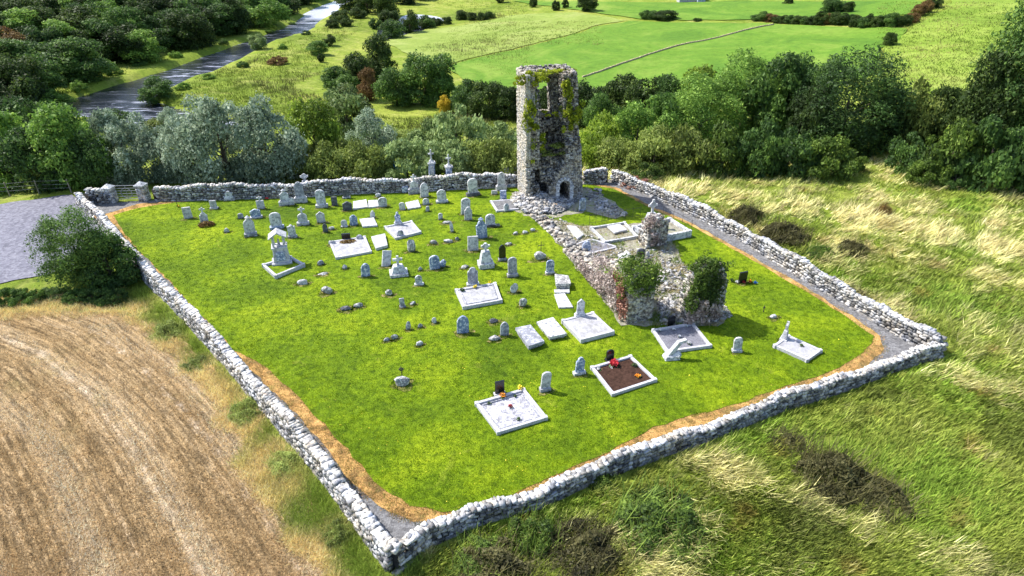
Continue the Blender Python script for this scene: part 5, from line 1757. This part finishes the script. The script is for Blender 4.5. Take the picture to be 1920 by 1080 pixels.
# far hedge under the hill left of centre
for i, x in enumerate((742, 756, 775, 790, 818, 838, 905, 918)):
    y = (62, 60, 56, 54, 48, 46, 38, 36)[i]
    tree(x, y, y - 14, 20, 'bush', 'dark', 'hedge_bush', 'low dark bush of the broken hedge above the tussocky pasture', 'bush', 'bushes of the broken hedge')

# scrub belt behind the back wall and round the meadow
SCRUB = [
 (560,338,292,92,'olive','rounded olive bush behind the back wall, left end'),
 (622,338,276,88,'olive','rounded olive bush behind the back wall, second from the left'),
 (690,338,270,86,'olive','rounded olive bush behind the back wall, left of the blue drum'),
 (590,326,268,70,'olive','olive bush behind the two leftmost rounded ones'),
 (655,320,262,70,'olive','olive bush peeping over the front ones below the silvery willow'),
 (765,332,262,92,'scrub','pale scrub bush right of the blue drum'),
 (800,312,232,110,'scrub','broad pale scrub behind the pillar monuments'),
 (858,315,208,110,'scrub','highest pale scrub clump left of the tower'),
 (835,334,268,96,'scrub','pale scrub directly behind the pillar monuments'),
 (905,332,262,100,'olive','olive scrub right of the pillar monuments'),
 (925,305,236,110,'scrub','pale scrub bush near the tower, upper'),
 (958,330,270,80,'olive','olive scrub touching the left face of the tower'),
 (745,285,245,80,'olive','low scrub below the yellow clearing'),
 (1112,316,258,70,'lime','bright scrub right against the tower'),
 (1160,318,262,90,'olive','olive scrub behind the far corner of the wall'),
 (1225,320,246,100,'olive','olive scrub left of the thorn thicket'),
 (1290,322,242,100,'olive','left part of the thorn thicket edging the meadow'),
 (1352,324,236,100,'ivyd','dark green thicket bush edging the meadow'),
 (1412,326,232,100,'oak','dark thicket bush below the tall green trees'),
 (1472,328,244,100,'oak','dark thicket bush below the shaded tree'),
 (1535,332,258,100,'ivyd','lower dark thicket bush at its right end'),
 (1585,322,284,60,'ivyd','small dark end bush of the thicket in the meadow'),
 (1700,322,256,90,'oak','dark scrub right of the grassy gap in the wood'),
 (1765,338,232,110,'ivyd','dark scrub bush with yellow sprigs at the right'),
 (1835,350,228,120,'oak','dark scrub bush in front of the tall right-hand trees'),
 (1915,352,236,120,'oak','dark scrub bush at the right edge of the picture'),
 (1730,344,300,60,'ivyd','low bush at the front of the right-hand scrub'),
 (1785,352,312,50,'oak','small rounded bush where the right-hand scrub meets the meadow'),
 (1600,292,262,50,'dark','dark bush at the left of the grassy gap in the wood'),
 (100,348,305,90,'olive','low olive bush behind the car park fence'),
 (20,352,318,90,'oak','low dark bush behind the car park fence at the left edge'),
]
for (x, yb, yt, w, leaf, lab) in SCRUB:
    tree(x, yb, yt, w, 'scrub' if leaf != 'olive' else 'bush', leaf, 'shrub', lab, 'shrub', shrub=True)

# hawthorn against the left wall, and the smaller shrubs round the meadow
tree(166, 540, 405, 112, 'big', 'oak', 'hawthorn_tree', 'big dark rounded hawthorn leaning over the left wall beside the car park', 'tree')
tree(215, 538, 440, 90, 'round', 'oak', 'shrub', 'dark shaded shrub at the right foot of the big hawthorn', 'shrub', shrub=True)
tree(1212, 338, 308, 52, 'scrub', 'ivyd', 'shrub', 'small dark shrub growing over the far end of the right wall', 'shrub', shrub=True)
tree(1190, 352, 334, 60, 'scrub', 'redivy', 'shrub', 'reddish leafless shrub on the right wall, below the small dark one', 'shrub', shrub=True)
for (x, yb, yt, w, leaf, lab) in [
   (1400,410,372,90,'thorn','brown bramble patch outside the right wall, upper left'),
   (1470,450,405,100,'thorn','brown bramble patch outside the right wall, the widest one'),
   (1540,480,450,60,'ivyd','small green-brown bramble patch outside the right wall'),
   (1600,470,440,60,'thorn','dark bramble clump inside the straw-coloured meadow'),
   (1655,400,372,40,'brown','small lone brown dock plant in the upper meadow'),
   (1600,560,535,60,'thorn','low dark bramble by the right wall near the corner'),
   (1560,905,800,150,'thorn','dark bramble mound in the lower right meadow'),
   (1640,950,868,140,'thorn','brownish lower half of the dark bramble mound, lower right'),
   (1235,990,905,190,'ivyd','green bramble mound at the bottom, right of the wall corner'),
   (930,1075,1010,170,'thorn','dark brambly mass at the bottom edge, right of the wall corner'),
   (1110,1050,960,170,'thorn','wide dark bramble at the bottom edge, further right'),
   (1000,1010,925,120,'ivyd','dark bush right against the outside of the near wall corner'),
   (900,1060,985,130,'ivyd','dark leafy bush below the near wall corner'),
   (1130,905,872,60,'ivyd','low green creeper at the foot of the front wall'),
   (1480,840,805,90,'thorn','dead brown weeds halfway down the right-hand slope'),
   ]:
    tree(x, yb, yb - (yb - yt) * (.75 if yb < 700 else .5), w, 'mound', leaf, 'bramble', lab, 'bramble', shrub=True)
# weeds along the left wall foot
for (x, yb, yt, w, lab) in [(372,690,655,44,'leafy green weeds at the outer foot of the left wall, upper'), (468,775,735,50,'leafy green weeds at the outer foot of the left wall, middle'),
                            (545,880,835,54,'leafy green weeds at the outer foot of the left wall, lower'), (322,625,585,50,'dark nettles below the hawthorn by the wall'),
                            (640,1010,965,50,'dry green weeds near the bottom of the left wall')]:
    tree(x, yb, yb - (yb - yt) * .6, w * 1.5, 'mound', 'olive', 'weed_clump', lab, 'plant', shrub=True)

for (x, yb, w) in [(150,168,30),(215,140,26),(262,124,24),(330,108,22),(420,84,20),(505,66,18),(548,50,16),(345,170,26),(392,150,22),(455,126,20),(530,92,18),(575,66,16)]:
    tree(x, yb, yb - w * .55, w, 'scrub', 'green' if w % 4 else 'oak', 'bank_shrub', 'low green shrub overhanging the edge of the river', 'shrub', 'shrubs along the river banks', shrub=True)

# hedge bank along the far edge of the stubble
for i, x in enumerate(range(-10, 240, 26)):
    tree(x, 566 + 4 * math.sin(i), 545, 40, 'scrub', 'oak', 'bank_shrub', 'low dark shrub of the bank between the car park and the stubble', 'shrub', 'shrubs of the car park bank', shrub=True)

# wooded far bank of the river
rs = random.Random(5)
WOOD = []
rows = [(8, -70, 600), (26, -60, 560), (45, -60, 530), (66, -60, 470), (90, -60, 395), (116, -60, 300), (150, -60, 200), (190, -60, 110), (232, -60, 60)]
for (yb, x0, x1) in rows:
    x = x0 + rs.uniform(0, 20)
    step = 26 + yb * .10
    while x < x1:
        gap = (95 < x < 150 and 55 < yb < 100) or (80 < x < 125 and yb < 20)
        if not gap:
            WOOD.append((x + rs.uniform(-8, 8), yb + rs.uniform(-7, 7), 42 + yb * .2 + rs.uniform(-8, 12), step * rs.uniform(1.7, 2.3)))
        x += step
for (x, yb, h, w) in sorted(WOOD):
    lf = rs.choice(['dark', 'oak', 'dark', 'oak', 'green', 'dark', 'brown' if x < 60 else 'oak'])
    tree(x, yb, yb - h, w, rs.choice(['round', 'round', 'tall']), lf, 'woodland_tree',
         {'dark': 'very dark leafy tree in the wood on the far bank of the river', 'oak': 'deep green leafy tree in the wood on the far bank of the river',
          'green': 'brighter green leafy tree in the wood on the far bank of the river', 'brown': 'brownish tree in the wood at the upper left edge'}[lf], 'tree',
         {'dark': 'very dark trees of the far bank wood', 'oak': 'deep green trees of the far bank wood', 'green': 'brighter trees of the far bank wood', 'brown': 'brownish trees of the far bank wood'}[lf])
for (x, yb, yt, w) in [(655,18,-16,40),(690,24,-20,44),(725,30,-22,46),(760,8,-26,44),(640,40,20,36),(672,34,14,34),(700,14,-18,40),(730,48,20,34),(625,52,36,26),(790,0,-30,40),(650,50,34,24)]:
    tree(x, yb, yt, w, 'round', 'dark', 'riverside_tree', 'dark tree of the group right of the far bright reach of river', 'tree', 'trees beside the far reach of river')

# ------------------------------------------------------------------ grass: blades as single faces, many to a tuft
def tufts(name, P, Z, col, n, length, width, lean, seed, label=None, spread=.12, winddir=None, wsd=.8):
    """P (k,2) places, col (k,3)"""
    rng = np.random.default_rng(seed)
    k = len(P)
    L = np.repeat(length if np.ndim(length) else np.full(k, length), n) * rng.uniform(.55, 1.25, k * n)
    a = rng.uniform(0, 6.283, k * n)
    if winddir is not None:
        a = np.repeat(winddir, n) + rng.normal(0, wsd, k * n)
    ln = np.clip(rng.normal(np.repeat(lean if np.ndim(lean) else np.full(k, lean), n), .22), .05, 1.35)
    base = np.repeat(np.concatenate([P, Z[:, None]], 1), n, 0)
    sp = np.repeat(spread if np.ndim(spread) else np.full(k, spread), n)
    base[:, :2] += rng.normal(0, 1, (k * n, 2)) * sp[:, None]
    tip = base + np.stack([np.cos(a) * np.sin(ln) * L, np.sin(a) * np.sin(ln) * L, np.cos(ln) * L], -1)
    b = rng.uniform(0, 6.283, k * n)
    w = (np.repeat(width if np.ndim(width) else np.full(k, width), n) * rng.uniform(.6, 1.3, k * n))[:, None]
    side = np.stack([np.cos(b), np.sin(b), np.zeros(k * n)], -1) * w
    base[:, 2] -= .02
    V = np.stack([base - side, base + side, tip], 1).reshape(-1, 3)
    F = np.arange(k * n * 3).reshape(-1, 3)
    c = np.repeat(col, n, 0) * rng.uniform(.7, 1.3, (k * n, 1))
    return tag(link(name, npmesh(name, V, F, np.repeat(np.clip(c, 0, 1), 3, 0)), M['blade']), label, kind='stuff')

def sample_px(n, x0, x1, y0, y1, seed):
    rng = np.random.default_rng(seed)
    return rng.uniform(x0, x1, n), rng.uniform(y0, y1, n)

GREEN = np.array([.31,.37,.065]); LUSH = np.array([.24,.36,.045]); STRAW = np.array([.92,.80,.40]); DARKG = np.array([.06,.09,.02]); RUST = np.array([.30,.17,.06])
# meadow outside the right and front walls: tussocks, each combed its own way
px, py = sample_px(34000, 690, 2150, 300, 1330, 71)
XY, Zg = hitn(px, py)
cx, cy = W_front[0]
k = (~inside(XY, YARD)) & (poly_dist(XY, YARD) > .42) & (XY[:, 1] < 72) & (XY[:, 1] > 4) & np.isfinite(Zg)
k &= (XY[:, 0] > cx + .2) | ((XY[:, 1] > 20) & (XY[:, 0] > 5))
XY, Zg = XY[k], Zg[k]
rng = np.random.default_rng(170)
far = sstep(XY[:, 1], 20, 33)
n1 = wob(XY, 6.0, 1.3) * .55 + wob(XY, 2.1, 4.0) * .5 + rng.normal(0, .22, len(XY))
n2 = wob(XY, 1.1, 9.1)
straw = sstep(n1 + n2 * .25 + far * .50 - .26, 0, .75)
dk = sstep(wob(XY, 3.6, 8.1) + rng.normal(0, .15, len(XY)), .25, .8) * (1 - far * .75)
lush = sstep(wob(XY, 3.0, 2.2) + rng.normal(0, .3, len(XY)), -.2, .7)
col = GREEN + (LUSH - GREEN) * lush[:, None]
col = col + (STRAW - col) * (straw * .85)[:, None]
col = col + (DARKG - col) * (dk * .6 * (1 - straw * .6))[:, None]
col = col + (RUST - col) * (sstep(wob(XY, 1.6, 6.6), .5, .9) * .5)[:, None]
col = col * rng.uniform(.55, 1.35, (len(XY), 1))
dist = np.hypot(XY[:, 0], XY[:, 1])
wd = 5.6 + wob(XY, 5, 3) * 1.3 + rng.normal(0, .35, len(XY))
tufts('long_grass', XY, Zg, col, 16, (.30 + .34 * straw) * rng.uniform(.6, 1.5, len(XY)), .012 + .0006 * dist, .62 + .35 * straw, 72, 'long wind-combed meadow grass, green and straw-coloured', spread=.07 + .0022 * dist, winddir=wd, wsd=.65)
# verge of the stubble field, along the wall and the headland
px, py = sample_px(62000, -250, 800, 545, 1300, 73)
XY, Zg = hitn(px, py)
dw = poly_dist(XY, W_left, False)
hd = poly_dist(XY, [at(x, y, -.5) for x, y in [(-200,585),(0,585),(120,580),(230,585),(290,600)]], False)
out = ~inside(XY, YARD)
k = out & (dw > .42) & ((dw < 1.9 + .7 * wob(XY, 2, 3)) | (hd < 1.3 + .5 * wob(XY, 2, 1))) & (XY[:, 1] > 6)
XY, Zg, dw = XY[k], Zg[k], dw[k]
g = sstep(wob(XY, 2.1, 3.3) + .8 - dw * .55, -.2, .8)
col = (np.array([.98,.76,.36]) + (np.array([.30,.40,.06]) - np.array([.98,.76,.36])) * g[:, None]) * np.random.default_rng(4).uniform(.5, 1.3, (len(XY), 1))
tufts('verge_grass', XY, Zg, col, 14, .34, .011, .8, 74, 'dry and green verge grass between the stubble and the wall', spread=.12)
# stubble straws
px, py = sample_px(52000, -250, 760, 580, 1320, 75)
XY, Zg = hitn(px, py)
k = inside(XY, STUB) & (poly_dist(XY, W_left, False) > 1.3)
XY, Zg = XY[k], Zg[k]
s3 = swath(XY)
bnd = np.sin(s3[:, 0] * 2.2 + wob(XY, 9, 2) * 1.5)
col = np.array([.60,.43,.22]) + (np.array([.86,.70,.48]) - np.array([.60,.43,.22])) * sstep(bnd, 0, .9)[:, None]
col = col + (np.array([.16,.10,.05]) - col) * (sstep(-bnd, .3, 1) * .2)[:, None]
col = col * np.random.default_rng(6).uniform(.35, 1.35, (len(XY), 1))
tufts('stubble_straw', XY, Zg + .04, col, 7, .15, .013, .95, 76, 'short cut straw of the stubble field', spread=.12)
# lawn: short blades, a little lighter and darker in patches
px, py = sample_px(60000, 180, 1660, 330, 965, 77)
XY = atn(px, py, 0)
k = inside(XY, LAWN) & (poly_dist(XY, LAWN) > .02)
XY = XY[k]
n2 = wob(XY, 3.1, 2.7) * .5 + wob(XY, .9, 1.1) * .6
col = np.array([.11,.20,.004]) + (np.array([.34,.44,.01]) - np.array([.11,.20,.004])) * sstep(n2, -.5, .8)[:, None]
dist = np.hypot(XY[:, 0], XY[:, 1])
tufts('lawn_grass', XY, np.full(len(XY), .03), col, 7, .055, .006 + .0004 * dist, .6, 78, 'short bright green mown grass', spread=.10)
# buttercups in the near lawn
px, py = sample_px(2600, 380, 1640, 560, 960, 79)
XY = atn(px, py, 0); k = inside(XY, LAWN) & (wob(XY, 2.2, 5.5) > -.15)
XY = XY[k]; rng = np.random.default_rng(80)
V, F, T = leafcards(np.concatenate([XY, rng.uniform(.08, .1, (len(XY), 1))], 1), .018, rng, nrm=np.tile([0, 0, 1.0], (len(XY), 1)))
tag(link('wild_flowers', npmesh('wild_flowers', V, F, T), M['yellow']), 'tiny yellow flowers dotted over the near lawn', kind='stuff')
# ragged dead grass over the scorched edge, and dry tufts among the nave stones
EDGE = offset(LAWN, [d + (.12 if d > .1 else 0) for d in ds])
XY = atn(*sample_px(90000, 180, 1680, 330, 985, 83), 0)
k = inside(XY, EDGE) & (~inside(XY, LAWN) | (poly_dist(XY, LAWN) < .08)) & inside(XY, YARD)
XY = XY[k]
rng = np.random.default_rng(84)
g = (rng.random(len(XY)) < .24 + .2 * (wob(XY, 1.2, 3) > .4))[:, None]
col = np.where(g, np.array([.17,.24,.03]), np.array([.66,.42,.18])) * rng.uniform(.35, 1.2, (len(XY), 1))
tufts('dead_grass', XY, np.full(len(XY), .012), col, 9, .07, .012, .9, 85, 'dead orange grass along the edge of the lawn', spread=.07)
NFL = [at(x, y) for x, y in [(1000,402),(1058,418),(1105,425),(1200,420),(1262,452),(1285,500),(1345,560),(1370,592),(1345,612),(1240,612),(1165,612),(1130,560),(1085,500),(1040,450)]]
XY = atn(*sample_px(9000, 990, 1380, 350, 615, 86), 0)
XY = XY[inside(XY, NFL) & (wob(XY, 1.1, 2) > -.3)]
g = sstep(wob(XY, .9, 7), -.3, .5)[:, None]
col = (np.array([.50,.42,.24]) * (1 - g) + np.array([.16,.24,.03]) * g) * rng.uniform(.5, 1.3, (len(XY), 1))
tufts('dry_tufts', XY, np.full(len(XY), .06), col, 9, .16, .014, .6, 87, 'dry and green tufts growing among the nave stones', spread=.07)
# tussocks of the far hill and rushes in the far pasture
px, py = sample_px(9000, 900, 1900, 0, 185, 88)
XY, Zg = hitn(px, py)
far_ = (px > 1650) & (py > 5) | ((px > 900) & (px < 1130) & (py > 40) & (py < 85))
XY, Zg = XY[far_], Zg[far_]
col = np.array([.16,.24,.03]) + (np.array([.34,.34,.10]) - np.array([.16,.24,.03])) * sstep(wob(XY, 9, 2), -.3, .6)[:, None]
tufts('hill_tussocks', XY, Zg + .1, col * np.random.default_rng(8).uniform(.5, 1.2, (len(XY), 1)), 8, .4, .07, .8, 89, 'rank tussocks on the far pastures', spread=.5)
# rushes and rank grass on the valley flats
px, py = sample_px(16000, -50, 1000, 0, 262, 81)
XY, Zg = hitn(px, py)
k = (poly_dist(XY, RIV, False) > 8.2) & (Zg > -8.1) & (XY[:, 1] > 62) & (XY[:, 1] < 260)
XY, Zg = XY[k], Zg[k]
v = sstep(wob(XY, 18, 3), 0, .8)
col = np.array([.16,.22,.03]) + (np.array([.12,.10,.05]) - np.array([.16,.22,.03])) * v[:, None]
tufts('rushes', XY, Zg, col, 8, .4 + .4 * v, .05, .5, 82, 'rushes and rank grass on the river flats', spread=.5)

# worn patches and uncut grass round the stones
rng = np.random.default_rng(91)
V_, F_ = [], []
UX = []
for (X_, Y_, w_) in GR:
    if w_ == 1.0 or w_ == .8:
        continue
    n = 14; ph = rng.uniform(0, 6.28)
    ax_, ay_ = w_ * rng.uniform(.55, .85) + .05, w_ * rng.uniform(.3, .55) + .05
    k = len(V_); V_.append((X_ + .03, Y_ - .05, .037))
    for i in range(n):
        a = 2 * math.pi * i / n; r = 1 + .25 * math.sin(3 * a + ph) + rng.normal(0, .1)
        V_.append((X_ + .03 + math.cos(a) * ax_ * r, Y_ - .05 + math.sin(a) * ay_ * r + math.cos(a) * ax_ * .25, .037))
    for i in range(n): F_.append((k, k + 1 + i, k + 1 + (i + 1) % n))
    for _ in range(int(10 + w_ * 22)):
        a = rng.uniform(0, 6.28); r = rng.uniform(.55, 1.25)
        UX.append((X_ + math.cos(a) * (w_ * .62 + .04) * r, Y_ + math.sin(a) * (w_ * .42 + .05) * r))
me = npmesh('worn_ground', np.array(V_), np.array(F_))
mw, tw, bw_ = newmat('worn_turf', .95, .1)
setc(tw, bw_, ramp(tw, noise(tw, 4, 6, .75, gpos(tw), .5), [(.40, (.06,.09,.01)), (.50, (.12,.14,.025)), (.57, (.26,.22,.09)), (.68, (.42,.30,.14))]))
tag(link('worn_ground', me, mw), kind='structure')
UX = np.array(UX)
UX = UX[inside(UX, LAWN)]
col = np.where(rng.random((len(UX), 1)) < .75, np.array([.07,.13,.008]), np.array([.30,.27,.06])) * rng.uniform(.6, 1.4, (len(UX), 1))
tufts('uncut_grass', UX, np.full(len(UX), .03), col, 9, .12, .014, .5, 92, 'uncut darker grass round the feet of the stones', spread=.05)
